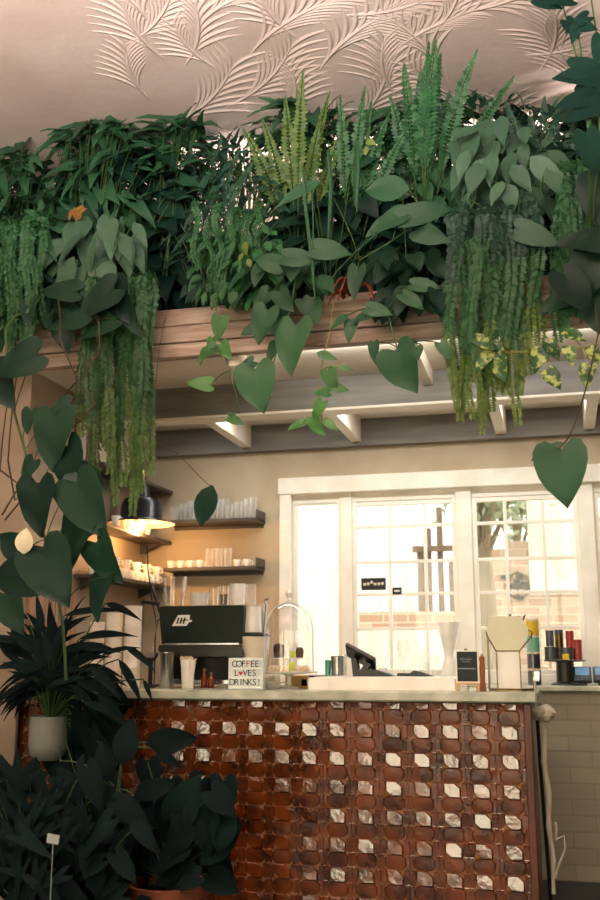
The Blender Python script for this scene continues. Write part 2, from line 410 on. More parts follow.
FR_=[(115,120,2.3,110),(170,125,.75,110),(150,60,2.4,90),(225,105,.9,110),(240,50,.5,120),(205,135,2.0,70),(260,140,.4,90),(300,70,.7,110),(330,125,1.0,90),(365,45,.5,90),(410,110,1.2,70),(430,60,2.3,90),(480,100,2.6,110),(520,50,.3,100),(540,120,2.4,110),(575,60,2.0,90),(90,40,1.2,90),(190,25,.4,100),(330,20,.3,110),(450,15,.4,100),(130,5,.6,80),(260,0,.5,80),(560,10,2.5,90),(380,150,.8,80),(300,150,2.2,70),(500,150,1.3,80),(590,150,1.6,80),(250,170,1.0,60)]
for (x,y,a,l) in FR: frond_relief(x,y,a+rr.uniform(-.1,.1),l,rr.choice((-1,1)))
struct(b,'ceiling','plaster',smooth=True)
# ---- loft deck / soffit
ceil=struct(MB().box(XL2,XR,YF+.02,YW,ZS,ZS+.05),'soffit','soffit')
struct(MB().box(XL2,XR,YF-.01,YF+.05,ZS-.035,ZS+.04,.004),'trim_2','plank')
Yb=5.55
struct(MB().box(XL,XR,Yb,Yb+.12,ZS-.19,ZS,.003),'trim_3','beam')
struct(MB().box(XL,XR,Yb-.004,Yb+.124,ZS-.205,ZS-.188,.003),'trim_4','soffit')
struct(MB().box(XL,XR,YW-.07,YW,ZS-.19,ZS,.003),'trim_5','beam')
k=6
for px,py,dx in ((238,427,0),(345,420,0),(493,395,0),(590,405,0)):
    p=atz(px,py,ZS-.09); x=p.x
    if k==6: x-=.05
    struct(MB().box(x-.035,x+.035,Yb+.12,YW-.06,ZS-.16,ZS,.003),'trim_%d'%k,'soffit'); k+=1
for px in (283,440): 
    p=atz(px,405,ZS-.06)
    struct(MB().box(p.x-.03,p.x+.03,YF+.05,Yb,ZS-.09,ZS,.003),'trim_%d'%k,'soffit'); k+=1
# door trim and wood panelling on the left wall
p0=atx(0,740,XL).y; p1=atx(15,740,XL).y
pa_=at(-8,740,4.95).x; pb_=at(15,740,4.95).x
struct(MB().box(pa_,pb_,4.95,4.98,0,1.12,.004),'trim_%d'%k,'wall_left')
b=MB()
y0,y1=YB+.02,atx(70,640,XL).y
yy=y0+.01
while yy<y1: b.box(XL,XL+.03,yy+.002,yy+.078,ZT,1.66,.004); yy+=.08
b.v=[V((max(p.x,XL+.001),p.y,p.z)) for p in b.v]; tag(b.build('wood_panel','panelwood'),'light brown plank panel on the left wall behind the hanging vines','wood panel')
# ------------------------------------------------------------------ main window
WZ=lambda py,px=440: at(px,py,YW).z
WX=lambda px: at(px,560,YW).x
zt=WZ1; zb=ZT
f=MB()
f.box(WX0-.035,WX0+.05,YW-.03,YW+.19,zb,zt+.02,.005)           # left jamb
f.box(WX0-.045,WX1+.04,YW-.038,YW+.194,zt-.075,zt+.042,.005)      # head
f.box(WX0+.05,WX1,YW+.02,YW+.10,zt-.14,zt-.07,.004)
f.box(WX1-.05,WX1+.03,YW-.03,YW+.2,zb,zt,.005)
f.box(WX(581),WX(597),YW-.01,YW+.09,zb,zt-.07,.004)
f.box(WX(457),WX(473),YW,YW+.09,zb,zt-.07,.004)
f.box(WX(340),WX(352),YW+.01,YW+.09,zb,zt-.07,.004)
f.box(WX0,WX1,YW+.02,YW+.1,zb,zb+.06,.004)
win=struct(f,'window_1','white')
def sash(xa,xb,cols,zt_,zb_,rows,name='sash'):
    m=MB(); t=.03; y0,y1=YW+.02,YW+.06
    m.box(xa,xa+t,y0,y1,zb_,zt_,.003).box(xb-t,xb,y0,y1,zb_,zt_,.003).box(xa+.002,xb-.002,y0+.003,y1-.003,zt_-t,zt_-.002,.003).box(xa+.002,xb-.002,y0+.003,y1-.003,zb_+.002,zb_+t,.003)
    for c in cols: m.box(c-.011,c+.011,y0+.008,y1-.005,zb_+.004,zt_-.004,.002)
    for r in rows: m.box(xa+.003,xb-.003,y0+.011,y1-.008,r-.011,r+.011,.002)
    o=m.build(name,'white',win,False)
    MB().box(xa+.01,xb-.01,YW+.038,YW+.042,zb_+.01,zt_-.01).build('glass_pane','pane',win,False)
    return o
ztp=zt-.14; rows=[WZ(y) for y in (524,560,593,628)]
sash(WX(352),WX(457),[WX(389),WX(425)],ztp,zb+.06,rows)
sash(WX(473),WX(581),[WX(506.5),WX(545)],ztp,zb+.06,rows)
sash(WX(597),WX1-.05,[WX(640),WX(680)],ztp,zb+.06,rows)
m=MB(); m.box(WX0+.05,WX0+.085,YW+.02,YW+.06,zb+.06,ztp,.003).box(WX(340)-.02,WX(340),YW+.02,YW+.06,zb+.06,ztp,.003)
m.build('sash','white',win,False)
MB().box(WX0+.06,WX(340),YW+.038,YW+.042,zb+.06,ztp).build('glass_pane','pane',win,False)
# stickers on the glass
p=at(373.5,584,YW+.03); s_=mpp(p)
b=MB(); b.box(p.x-12.5*s_,p.x+12.5*s_,YW+.030,YW+.0375,p.z-6*s_,p.z+6*s_)
o=b.build('window_sign',['black','outwood'],smooth=False,loc=p); tag(o,'dark rectangular picture sign stuck on a pane of the left sash','sign')
mm=MB()
for i in range(6):
    x=p.x+(-9+3.6*i)*s_; mm.lathe([(0,0),(1.6*s_,0),(1.2*s_,.001),(0,.001)],(0,0,0),8,T=Matrix.Translation((x,YW+.0298,p.z+(-2+R_(0,4))*s_))@Matrix.Rotation(PI/2,4,'X'))
mm.build('printed_mark','cream',o)
p=at(397,591,YW+.03); b=MB().box(p.x-4.5*s_,p.x+4.5*s_,YW+.030,YW+.0375,p.z-3.5*s_,p.z+3.5*s_)
o=b.build('window_sticker','black',smooth=False,loc=p); tag(o,'small black rectangular sticker on the glass right of the picture sign','sticker')
MB().box(p.x-2.6*s_,p.x+2.6*s_,YW+.0294,YW+.0302,p.z-.6*s_,p.z+.9*s_).build('printed_line','white',o,False)
# ------------------------------------------------------------------ outdoors
g=MB().box(-14,14,YW+.2,26,-.1,0); struct(g,'ground','outground')
def wallp(x0,x1,Y,z1,m,name,label,cat='wall',d=.1):
    o=MB().box(x0,x1,Y,Y+d,0,z1).build(name,m,smooth=False,loc=((x0+x1)/2,Y,0)); return tag(o,label,cat)
X8=lambda px,Y: at(px,600,Y).x
wallp(X8(292,9.2)-1.6,X8(352,9.2),9.2,3.4,'outwhite','shed_wall','white boarded garden shed beyond the left pane of the window','shed',.5)
b=MB(); X0=X8(352,10.2)
x=X0
while x<X8(420,10.2): b.box(x,x+.17,10.2,10.24,0,3.0,.004); x+=.18
tag(b.build('board_fence','outwhite',loc=(X0,10.2,0)),'white upright board fence seen through the left sash','fence')
for i,(a,c,z) in enumerate(((418,424,2.3),(428,432,2.5),(438,444,2.7),(449,455,2.2))):
    xa,xb=X8(a,9.6),X8(c,9.6); o=MB().box(xa,xb,9.6,9.7,0,z,.006).build('garden_post','outwood',loc=((xa+xb)/2,9.65,0))
    tag(o,['short brown garden post, leftmost seen through the left sash','second brown garden post from the left through the left sash','tallest brown garden post through the left sash','brown garden post nearest the centre mullion'][i],'post','brown garden posts beyond the left sash')
ry=9.58
o=MB().box(X8(414,9.6),X8(457,9.6),9.56,9.6,at(430,549,9.6).z-.03,at(430,549,9.6).z+.03).build('garden_rail','outwood',smooth=False); tag(o,'brown horizontal rail across the garden posts','rail')
b=MB(); z1=at(380,612,8.9).z; xa,xb=X8(340,8.9),X8(452,8.9)
zq=at(380,627,8.9).z; b.box(xa,xb,8.9,9.05,zq,z1); b.m=1; b.box(xa,xb,8.905,9.045,0,zq); o=b.build('low_brick_wall',['outbrick','outwhite'],smooth=False,loc=((xa+xb)/2,8.9,0)); tag(o,'low white garden wall topped by a brick course seen through the left sash','wall')
# right: white washed brick wall stepped, with ornate dark vent marks
b=MB(); Yq=9.4
for (a,c,y) in ((492,510,548),(510,531,541),(531,600,520)):
    b.box(X8(a,Yq),X8(c,Yq),Yq,Yq+.2,0,at(520,y,Yq).z)
o=b.build('garden_wall','outbrick',smooth=False,loc=(X8(540,Yq),Yq,0)); tag(o,'pale stepped brick garden wall beyond the right sash','wall')
b=MB(); zz=at(520,562,Yq).z
b.box(X8(531,9.3),X8(640,9.3),9.25,9.38,at(560,594,9.3).z,at(560,500,9.3).z)
tag(b.build('white_banner','outwhite',smooth=False,loc=(X8(570,9.3),9.3,0)),'white board hung over the brick garden wall beyond the right sash','board')
b=MB()
for (dx,dy) in ((517,581),(520,586),(514,586),(520,577),(524,584),(517,597),(521,598),(504,577),(527,590)):
    p=at(dx,dy,9.36); b.box(p.x-.03,p.x+.03,9.35,9.4,p.z-.02,p.z+.02,.008)
c0=at(518,586,9.38); b.tube([c0+V((.10*math.cos(a),0,.12*math.sin(a))) for a in [PI*k/8 for k in range(17)]],.008,5); b.tube([c0+V((-.12,0,0)),c0+V((.12,0,0))],.008,5); b.tube([c0+V((0,0,-.14)),c0+V((0,0,.14))],.008,5)
tag(b.build('iron_wall_ornament','black',loc=at(518,586,9.38)),'small dark openwork iron ornament on the pale garden wall','ornament')
# garden trees
def tree(px,Y,h,r,n,label,w0=.14,lean=0):
    x=X8(px,Y); t=thing('garden_tree',(x,Y,0),label,'tree','garden trees beyond the window')
    tr=MB(); tr.tube([(x,Y,0),(x+.03,Y,h*.4),(x+lean*.5,Y,h*.75),(x+lean,Y,h)],[w0,w0*.85,w0*.7,w0*.4],8)
    for k in range(5):
        a=k*1.3; tr.tube([(x+lean*.5,Y,h*.8),(x+lean+math.cos(a)*r*.6,Y+math.sin(a)*r*.6,h+R_(-.1,.5))],[w0*.35,.01],5)
    tr.build('trunk','bark',t)
    fo=MB()
    for k in range(n):
        v=V((random.gauss(0,.45),random.gauss(0,.45),random.gauss(0,.38)))*r; p=V((x+lean,Y,h+.15))+v
        fo.leaf(p,V((R_(-1,1),R_(-1,1),R_(-.8,.3))),V((0,-1,1)),.10,.06,'oval',rows=3)
    fo.build('foliage','l_out',t)
tree(486,9.0,2.65,.42,420,'thick-trunked garden tree beyond the left panes of the right sash',.11)
tree(519,10.5,2.75,.5,500,'bushy garden tree beyond the middle panes of the right sash',.07)
# ------------------------------------------------------------------ bar counter
XC=-.165; X0c=XL+.003
cnt=thing('bar_counter',((X0c+XC)/2,YB+.3,0),'bar counter clad in glossy faceted brown terracotta tiles','bar counter')
MB().box(X0c,XC-.035,YB+.02,YB+.55,0,ZT-.055).build('body','cream',cnt,False)
MB().box(XC-.035,XC,YB-.012,YB+.56,0,ZT-.055,.003).build('end_panel','edge',cnt)
TW,TH=.140,.1345; zTop=ZT-.055
gm=MB().box(X0c,XC-.035,YB+.002,YB+.021,0,zTop); gm.build('grout_bed','grout',cnt,False)
tm=MB(); rt=random.Random(9)
def facet(cx,cz,poly,inset,h,tiltx,tiltz,dome=0):
    """raised tile: outer polygon on plane, chamfer, face tilted"""
    n=len(poly); vs=[];fs=[]
    for (u,v) in poly: vs.append((cx+u,YB+.004,cz+v))
    for (u,v) in poly: vs.append((cx+u,YB-.003,cz+v))
    for (u,v) in poly:
        uu,vv=u*inset,v*inset; vs.append((cx+uu,YB-.004-h+vv*tiltz+uu*tiltx,cz+vv))
    for k in range(n):
        a=(k+1)%n; fs.append((k,a,n+a,n+k)); fs.append((n+k,n+a,2*n+a,2*n+k))
    if dome:
        vs.append((cx,YB-.004-h-dome,cz)); 
        for k in range(n): fs.append((2*n+k,2*n+(k+1)%n,3*n))
    else: fs.append(tuple(2*n+k for k in range(n)))
    # clip to counter
    vs=[(min(max(x,X0c+.001),XC-.037),y,min(max(z,0.001),zTop-.001)) for x,y,z in vs]
    tm.add(vs,fs)
def ngon(w,h,c):   # chamfered rectangle
    return [(-w+c,-h),(w-c,-h),(w,-h+c),(w,h-c),(w-c,h),(-w+c,h),(-w,h-c),(-w,-h+c)]
g_=.0022
ncol=int((XC-.035-X0c)/TW)+2; nrow=9
for c in range(ncol):
    cx=XC-.035-TW*.5-c*TW
    for r in range(nrow):
        zt_=zTop+.26*TH-r*TH      # top of cell r (first is cut by the worktop)
        # light hexagon boss in the upper half of each cell
        cz=zt_-TH*.26; 
        if cz-TH*.25>zTop or cz<.0: pass
        else:
            hw=TW*.29; hh_=TH*.25
            facet(cx,cz,[(-hw,-hh_*.30),(-hw*.30,-hh_),(hw,-hh_),(hw,hh_*.30),(hw*.30,hh_),(-hw,hh_)],.86,.008,rt.uniform(-.06,.06),.105+rt.uniform(-.04,.04))
        # octagon in the lower half
        cz2=zt_-TH*.75
        if .02<cz2<zTop:
            ro=TW*.36
            facet(cx,cz2,ngon(ro,TH*.245,TH*.12),.9,.005,rt.uniform(-.03,.03),-.14+rt.uniform(-.03,.03),.001)
        # side infill tiles between the columns
        for (zc,hh) in ((cz,TH*.247),(cz2,TH*.247)):
            if zc+hh<.03 or zc>zTop: continue
            wi=(TW*.5-(TW*.30 if zc==cz else TW*.37))
            for sg in (-1,1):
                xo=cx+sg*(TW*.5-wi*.5)
                facet(xo,zc,ngon(wi*.5-g_*.25,hh,.003),.9,.0025,rt.uniform(-.04,.04),-.12+rt.uniform(-.03,.04))
tm.build('tile_cladding','tile',cnt,False)
b=MB(); b.box(X0c,XC+.03,YB-.045,YB+.86,ZT-.05,ZT,.008)
wt=b.build('countertop','marble',loc=((X0c+XC)/2,YB+.4,ZT-.05)); tag(wt,'pale worn marble countertop along the tiled bar','countertop')
b=MB(); b.box(X0c,XC-.06,YB+.56,YB+.84,ZT-.85,ZT-.055); 
bc=b.build('under_counter_unit','cream',smooth=False,loc=((X0c+XC)/2,YB+.7,ZT-.85)); bc.location.z=0; 
bc.data.transform(Matrix.Translation((0,0,0))); tag(bc,'cream storage unit under the back half of the marble countertop','cabinet')
bc.location.z=ZT-.85-.25+0.0
for v_ in bc.data.vertices:
    if v_.co.z<.1: v_.co.z=-(bc.location.z)
exec_after=[]
# ------------------------------------------------------------------ helpers for counter objects
def spot(px,Y,z=ZT): return V((xat(px,Y,z),Y,z))
def zpx(px,py,Y): return at(px,py,Y).z
# paper cup stacks (towers of cups)
def cup_stack(px,py_top,Y,wpx,label,tilt=0):
    p=spot(px,Y); s_=mpp(p); H=zpx(px,py_top,Y)-ZT; r=wpx*.5*s_
    t=thing('paper_cup_stack',p,label,'paper cups','towers of white paper cups')
    n=4; 
    for k in range(n):
        m=MB(); z0=H*k/n; hh=H/n
        m.lathe([(r*.9,z0+.0005),(r*.95,z0+hh*.3),(r*.97,z0+hh*.9),(r*1.0,z0+hh*.93),(r*1.0,z0+hh*.98),(r*.93,z0+hh-.0005)],p,18)
        m.build('paper_cup','paper',t)
cup_stack(131,606,5.30,18,'tallest tower of white paper cups, beside the steel tumbler')
cup_stack(112,613,5.28,17,'middle tower of white paper cups left of the tallest tower')
cup_stack(95,622,5.34,15,'shortest leftmost tower of white paper cups, half behind leaves')
# steel tumbler
p=spot(166,5.26); s_=mpp(p); H=zpx(166,652,5.26)-ZT
t=thing('milkshake_tumbler',p,'brushed steel tumbler on the marble beside the tallest cup tower','tumbler')
m=MB(); m.open=True; m.lathe([(0,0),(.036,0),(.038,.01),(.046,H*.97),(.048,H),(.045,H),(.036,.012),(0,.012)],p,24); m.build('body','steel',t)
MB().lathe([(.0465,H*.96),(.0495,H*.975),(.0495,H),(.0455,H)],p,24).build('rim','steel',t)
# black card terminal beside it
p=spot(150,5.4); t=thing('card_terminal',p,'small dark terminal with tilted blue-grey screen behind the steel tumbler','card terminal')
T=Matrix.Translation(p+V((0,0,zpx(150,657,5.4)-ZT)))@Matrix.Rotation(.6,4,'X')
MB().box(-.035,.035,-.03,.03,-.01,.01,.004,T).build('head','black',t); MB().box(-.028,.028,-.022,.022,.0102,.012,0,T).build('screen','blue',t,False)
MB().tube([p,p+V((0,0,zpx(150,660,5.4)-ZT))],.012).lathe([(.035,0),(.035,.008),(.01,.012)],p,16).build('stand','black',t)
# paper cup with stirrers/napkins
p=spot(187.5,5.20); s_=mpp(p); H=zpx(187,660,5.20)-ZT; 
t=thing('paper_cup',p,'white tapered paper cup filled with brown sugar sticks','cup')
m=MB(); m.open=True; m.lathe([(0,.003),(.029,.0),(.031,.003),(.040,H),(.042,H+.002),(.0385,H-.002),(.030,.008)],p,24); m.build('cup','porcelain',t)
m=MB()
for k in range(46):
    a=R_(0,2*PI); r=R_(0,.036); q=p+V((math.cos(a)*r,math.sin(a)*r,H*.55)); e=q+V((math.cos(a)*.012,math.sin(a)*.012,H*.45+R_(.005,.022))); m.tube([q,e],.0035,5)
m.build('sugar_sticks','pastry',t)['kind']='stuff'
# amber bottles near
for (px,h,lb) in ((204,.105,'small amber syrup bottle with gold cap right of the filled paper cup'),(211,.085,'shorter dark amber bottle between the syrup bottle and the letter sign')):
    p=spot(px,5.34); t=thing('syrup_bottle',p,lb,'bottle')
    MB().lathe([(0,0),(.017,0),(.018,.004),(.018,h*.6),(.008,h*.74),(.008,h*.86),(0,h*.86)],p,16).build('bottle','amber',t)
    MB().lathe([(.0095,h*.84),(.0095,h),(0,h)],p,12).build('cap','brass',t)
# ---- letter light box
Y=5.12; pa=spot(228,Y); pb=spot(263,Y); w=pb.x-pa.x; H=zpx(245,657,Y)-ZT-.004; c=(pa+pb)/2
t=thing('letter_light_box',c,'white light box sign with black letters reading COFFEE L(heart)VES DRINKS','sign')
MB().box(c.x-w/2,c.x+w/2,Y,Y+.035,ZT,ZT+H,.003).build('case','lightbox',t)
m=MB()
for k in range(4): zz=ZT+H*(.06+.29*k); m.box(c.x-w/2+.006,c.x+w/2-.006,Y-.003,Y,zz,zz+.0018)
m.build('letter_rail','steel',t,False)
def word(txt,xc,zc,size,mt,name,sp_):
    n=len(txt)
    for i,ch in enumerate(txt):
        if ch==' ' : continue
        T=Matrix.Translation((xc+(i-(n-1)/2)*sp_,Y-.0015,zc))@Matrix.Rotation(PI/2,4,'X')
        if ch=='*':
            pts=[]
            for q in range(20):
                a=2*PI*q/20; pts.append((xc+(i-(n-1)/2)*sp_+.012*math.sin(a)**3, zc+.012*(13*math.cos(a)-5*math.cos(2*a)-2*math.cos(3*a)-math.cos(4*a))/16))
            mb=MB().prism(pts,Y-.0025,Y-.0008); mb.build('heart_letter','redletter',t,False); continue
        mb=text_mb(ch,size,T); mb.build('letter',mt if not(txt=='COFFEE' and i==3) else 'redletter',t,False)
u=w/8.2
word('COFFEE',c.x,ZT+H*.80,.046,'letter','l',u*1.05); word('L*VES',c.x-.002,ZT+H*.51,.046,'letter','l',u*1.05); word('DRINKS!',c.x,ZT+H*.22,.046,'letter','l',u*1.05)
# ---- espresso machine
Y=5.42; xa=spot(158,Y).x; xb=spot(243,Y).x; zt_=zpx(200,606,Y); zm=zpx(200,644,Y); zb_=ZT
t=thing('espresso_machine',((xa+xb)/2,Y+.2,ZT),'dark green espresso machine with a white slanted badge on its back','espresso machine')
dp=.40
b=MB(); w=xb-xa
b.prism([(xa+.015,zm),(xb-.01,zm),(xb,zt_-.015),(xb-.01,zt_),(xa,zt_),(xa-.008,zt_-.02)],Y,Y+dp); b.build('upper_housing','green',t)
b=MB(); b.prism([(xa+.005,zm-.004),(xb-.02,zm-.004),(xb-.002,zm-.05),(xb-.002,zm-.07),(xa+.03,zm-.07),(xa-.0,zm-.03)],Y-.015,Y+dp-.02); b.build('splash_panel','darkgrey',t)
MB().box(xa+.04,xb-.02,Y-.022,Y-.014,zm-.006,zm+.006,.002).build('bright_strip','steel',t)
MB().box(xa+.03,xb-.03,Y+.12,Y+dp-.03,ZT+.02,zm-.07,.004).build('lower_housing','black',t)
MB().box(xa+.01,xb-.02,Y,Y+dp-.02,ZT+.015,ZT+.045,.005).build('drip_tray','steel',t)
for (x,y) in ((xa+.05,Y+.04),(xb-.06,Y+.04),(xa+.05,Y+dp-.07),(xb-.06,Y+dp-.07)): MB().lathe([(.014,0),(.014,.016)],(x,y,ZT),12).build('foot','black',t)
MB().box(xa+.0,xb-.0,Y+.02,Y+dp-.02,zt_,zt_+.004).build('cup_tray','brass',t,False)
# badge
pl=at(172,626,Y-.002); pr=at(190,615,Y-.002)
zz0,zz1=pl.z,pr.z; x0_,x1_=pl.x,pr.x; sl=.035
o=MB().prism([(x0_,zz0),(x1_-.02,zz0),(x1_-.006,zz0+.02),(x1_+.012,zz0+.022),(x1_+.012,zz0+.034),(x1_-.004,zz0+.034),(x1_,zz1),(x0_+sl,zz1)],Y-.003,Y-.0005).build('badge','porcelain',t,False)
m=MB()
for k in range(3):
    xx=x0_+.026+k*.019; m.prism([(xx,zz0+.012),(xx+.010,zz0+.012),(xx+.019,zz1-.014),(xx+.009,zz1-.014)],Y-.004,Y-.0029)
m.prism([(x0_+.05,zz0+.026),(x1_-.012,zz0+.03),(x1_-.012,zz0+.036),(x0_+.05,zz0+.032)],Y-.0045,Y-.0029)
m.build('badge_mark','green',o,False)
# steam wand / pipe to left
m=MB(); m.tube([(xa-.01,Y+.1,zt_-.05),(xa-.04,Y+.06,zt_-.07),(xa-.055,Y+.05,zt_-.18),(xa-.05,Y+.03,zt_-.26)],.006,8); m.build('steam_wand','steel',t)
# items on the machine top
def jar(px0,px1,pyt,Y,zb,label,m_='glass',name='glass_jar',group=None,fill=None,taper=.9,cat='jar'):
    x0_=at(px0,pyt,Y).x; x1_=at(px1,pyt,Y).x; r=(x1_-x0_)/2; H=at((px0+px1)/2,pyt,Y).z-zb
    p=V(((x0_+x1_)/2,Y,zb)); t=thing(name,p,label,cat,group)
    m=MB(); m.open=True; m.lathe([(0,.001),(r*taper,.0),(r*taper,.004),(r,H*.96),(r*1.02,H),(r*.93,H),(r*(taper-.08),.008),(0,.008)],p,20); m.build('body',m_,t)
    if fill: MB().lathe([(0,.01),(r*taper*.88,.01),(r*.9,H*.6),(0,H*.6)],p,16).build('filling',fill,t)
    return t
zM=zt_+.004
# clear pitcher with ribbon of light
t=jar(163,187,577,5.55,zM,'clear glass pitcher at the left end of the espresso machine top',cat='pitcher',name='glass_pitcher',taper=.8)
pz=PW(t); MB().tube([pz+V((.055,0,.05)),pz+V((.085,0,.06)),pz+V((.09,0,.11)),pz+V((.058,0,.13))],.005,6).build('handle','glass',t)
jar(190,209,593,5.55,zM,'wide white porcelain bowl between pitcher and glasses on the machine','porcelain','white_bowl',cat='bowl',taper=.8)
jar(209,219,588,5.52,zM,'short clear tumbler, left one of a pair on the machine','glass','glass_tumbler','clear tumblers on the espresso machine',cat='glass')
jar(219,229,586,5.60,zM,'clear tumbler, right one of a pair beside the tall white canister','glass','glass_tumbler','clear tumblers on the espresso machine',fill='brass',cat='glass')
jar(230,245,584,5.50,zM,'tall white canister on the machine top','porcelain','white_canister',cat='canister',taper=.96)
jar(245.5,256,584,5.56,zM,'pale straight glass right of the tall white canister','whitened','glass_tumbler',cat='glass',taper=.95)
# ---- grinder / blender to the right of the machine
Y=5.50; p=spot(254,Y); s_=mpp(p)
t=thing('coffee_grinder',p,'pale coffee grinder with cone hopper between espresso machine and cake dome','coffee grinder')
zA=zpx(254,636,Y)-ZT; zB=zpx(254,603,Y)-ZT
MB().lathe([(0,0),(.075,0),(.08,.02),(.062,.05),(.066,zA*.6),(.088,zA*.95),(.088,zA),(0,zA)],p,20).build('body','cream',t)
MB().lathe([(.091,zA-.004),(.093,zA+.006),(.085,zA+.018)],p,20).build('collar','darkgrey',t)
m=MB(); m.lathe([(.07,zA+.018),(.078,zA+.05),(.058,zB),(.0,zB+.002)],p,20); m.build('hopper','whitened',t)
MB().lathe([(0,zA+.02),(.05,zA+.02),(.045,zB-.02),(0,zB-.018)],p-V((.01,0,0)),16).build('paper_lining','porcelain',t)
m=MB(); m.tube([p+V((.06,-.02,zA+.02)),p+V((.075,-.02,zB-.02)),p+V((.065,-.02,zB+.012)),p+V((.09,-.03,zB+.022))],.007,8); m.build('lever','steel',t)
# ---- cake dome on stand
Y=5.36; p=spot(289,Y); s_=mpp(p)
zP=zpx(289,672,Y)-ZT; zD=zpx(289,600,Y)-ZT; rD=25*s_
t=thing('cake_stand',p,'white pedestal cake stand carrying a clear glass dome','cake stand')
MB().lathe([(0,0),(.05,0),(.052,.006),(.014,.016),(.012,zP*.7),(.03,zP-.012),(rD*1.1,zP-.006),(rD*1.16,zP+.004),(rD*1.1,zP+.004),(0,zP+.002)],p,32).build('plate','porcelain',t)
td=thing('glass_dome',p+V((0,0,zP+.004)),'tall clear glass dome with knob over the cakes','glass dome')
q=p+V((0,0,zP+.005)); hd=zD-zP-.005
m=MB(); prof=[(rD,0),(rD,hd*.55)]
for k in range(1,9):
    a=PI/2*k/9; prof.append((rD*math.cos(a),hd*.55+hd*.42*math.sin(a)))
prof.append((.006,hd*.97)); m.open=True; m2=MB(); m2.open=True
m2.lathe([(r_,z_) for r_,z_ in prof],q,28); m2.f=[f_ for f_ in m2.f if len(f_)<=4]; m2.mi=m2.mi[:len(m2.f)]; m2.build('dome','glass',td)
m=MB(); pts=[q+V((rD*math.cos(a)*1.004,-.012,hd*.55+hd*.42*math.sin(a))) for a in [PI*k/18 for k in range(19)]]
m.tube([q+V((rD*1.004,-.012,0))]+pts+[q+V((-rD*1.004,-.012,0))],.0028,6); m.build('rim_band','porcelain',td)
MB().lathe([(.008,hd*.96),(.012,hd),(.007,hd+.01),(.02,hd+.028),(.02,hd+.04),(.006,hd+.052),(0,hd+.053)],q,18).build('knob','porcelain',td)
# cakes in the dome : two tiers
def cake(dx,dy,z,r,h,m_,label,name='small_cake',g='cakes under the glass dome'):
    c=q+V((dx,dy,z)); o=MB().lathe([(0,0),(r*.85,0),(r,h*.5),(r*.95,h*.85),(r*.6,h),(0,h*1.03)],c,14).build(name,m_,loc=c); tag(o,label,'cake',g)
m=MB(); m.lathe([(0,0),(.022,0),(.01,.008),(.01,.06),(rD*.66,.066),(rD*.66,.070),(0,.070)],q,24)
o=m.build('tier_tray','porcelain',loc=q); tag(o,'small raised white tray inside the glass dome','tray')
cake(-.05,-.03,.0705,.030,.075,'cookie','tall dark chocolate cake at the left of the raised tray')
cake(.012,-.05,.0705,.020,.06,'porcelain','white iced cake in the middle of the raised tray')
cake(.062,-.01,.0705,.022,.055,'cookie','dark chocolate cake at the right of the raised tray')
for (dx,z,w_,h_) in ((.04,.0705,.028,.035),(.035,.001,.03,.045)):
    c=q+V((dx,-.075,z)); o=MB().box(c.x-w_/2,c.x+w_/2,c.y,c.y+.004,c.z,c.z+h_,.001).build('lime_card','lime',loc=c); tag(o,'lime green price card on the raised tray' if z>.05 else 'lime green price card at the foot of the dome','card','lime cards in the dome')
for (dx,dy) in ((-.085,-.02),(-.05,-.075),(0,-.088),(.075,-.055),(.09,0),(-.07,.05)):
    c=q+V((dx,dy,.0)); o=MB().lathe([(0,0),(.024,0),(.028,.012),(.02,.028),(0,.032)],c,12).build('pastry','pastry',loc=c); tag(o,'pale round pastry on the lower plate of the glass dome','pastry','pastries on the lower plate of the dome')
# box behind the stand foot + yellow-green boxes
p=spot(268,5.5); b=MB().box(p.x-.05,p.x+.045,5.48,5.6,ZT,ZT+.07,.004); o=b.build('napkin_tin','cream',loc=p); tag(o,'cream metal tin on the marble behind the letter light box','tin')
p=spot(297,5.55); b=MB().box(p.x-.06,p.x+.07,5.52,5.64,ZT,ZT+.065,.003); o=b.build('wooden_tray','lightwood',loc=p); tag(o,'low light wood box on the marble behind the cake stand foot','box')
pc=spot(272,5.24)
for k,(lb) in enumerate(('bottom white plate of the short stack under the left edge of the cake stand','second white plate from the bottom of the short stack by the letter sign','third white plate from the bottom of the short stack by the letter sign','top white plate of the short stack under the left edge of the cake stand')):
    c=pc+V((0,0,.0105*k)); o=MB().lathe([(0,0),(.026,0),(.03,.003),(.047,.009),(.048,.0103),(.045,.0103),(.028,.005),(0,.0045)],c,24).build('small_plate','porcelain',loc=c); tag(o,lb,'plate','small white plates stacked by the letter sign')
# ---- white raised display slab
Y=5.14; x0_=spot(308,Y).x; x1_=spot(455,Y).x; zh=zpx(380,676,Y+.3)
b=MB(); pts=[]
rad=.05
pts=[(x0_,ZT),(x0_+.004,ZT+.03)]+[(x0_+rad-rad*math.cos(a),zh-rad*.7+rad*.7*math.sin(a)) for a in [PI/2*k/6 for k in range(1,7)]]+[(x1_-.02,zh),(x1_,zh-.012),(x1_,ZT)]
b.prism(pts,Y,Y+.34); sl=b.build('display_slab','porcelain',loc=((x0_+x1_)/2,Y+.15,ZT)); tag(sl,'long low white slab with rounded left end on the marble counter','display slab')
zS=zh
# black menu folders and plates left
p=at(322,674,5.6); c=V((p.x,5.58,ZT)); 
o=MB().box(c.x-.11,c.x+.11,5.52,5.66,ZT,ZT+.055,.01).build('white_box','porcelain',loc=c); tag(o,'white box behind the rounded left end of the slab','box')
o=MB().box(c.x-.09,c.x+.11,5.54,5.65,ZT+.055,ZT+.066,.003).build('black_folder','black',loc=(c.x,5.6,ZT+.055)); tag(o,'flat black folder lying on the white box by the window','folder')
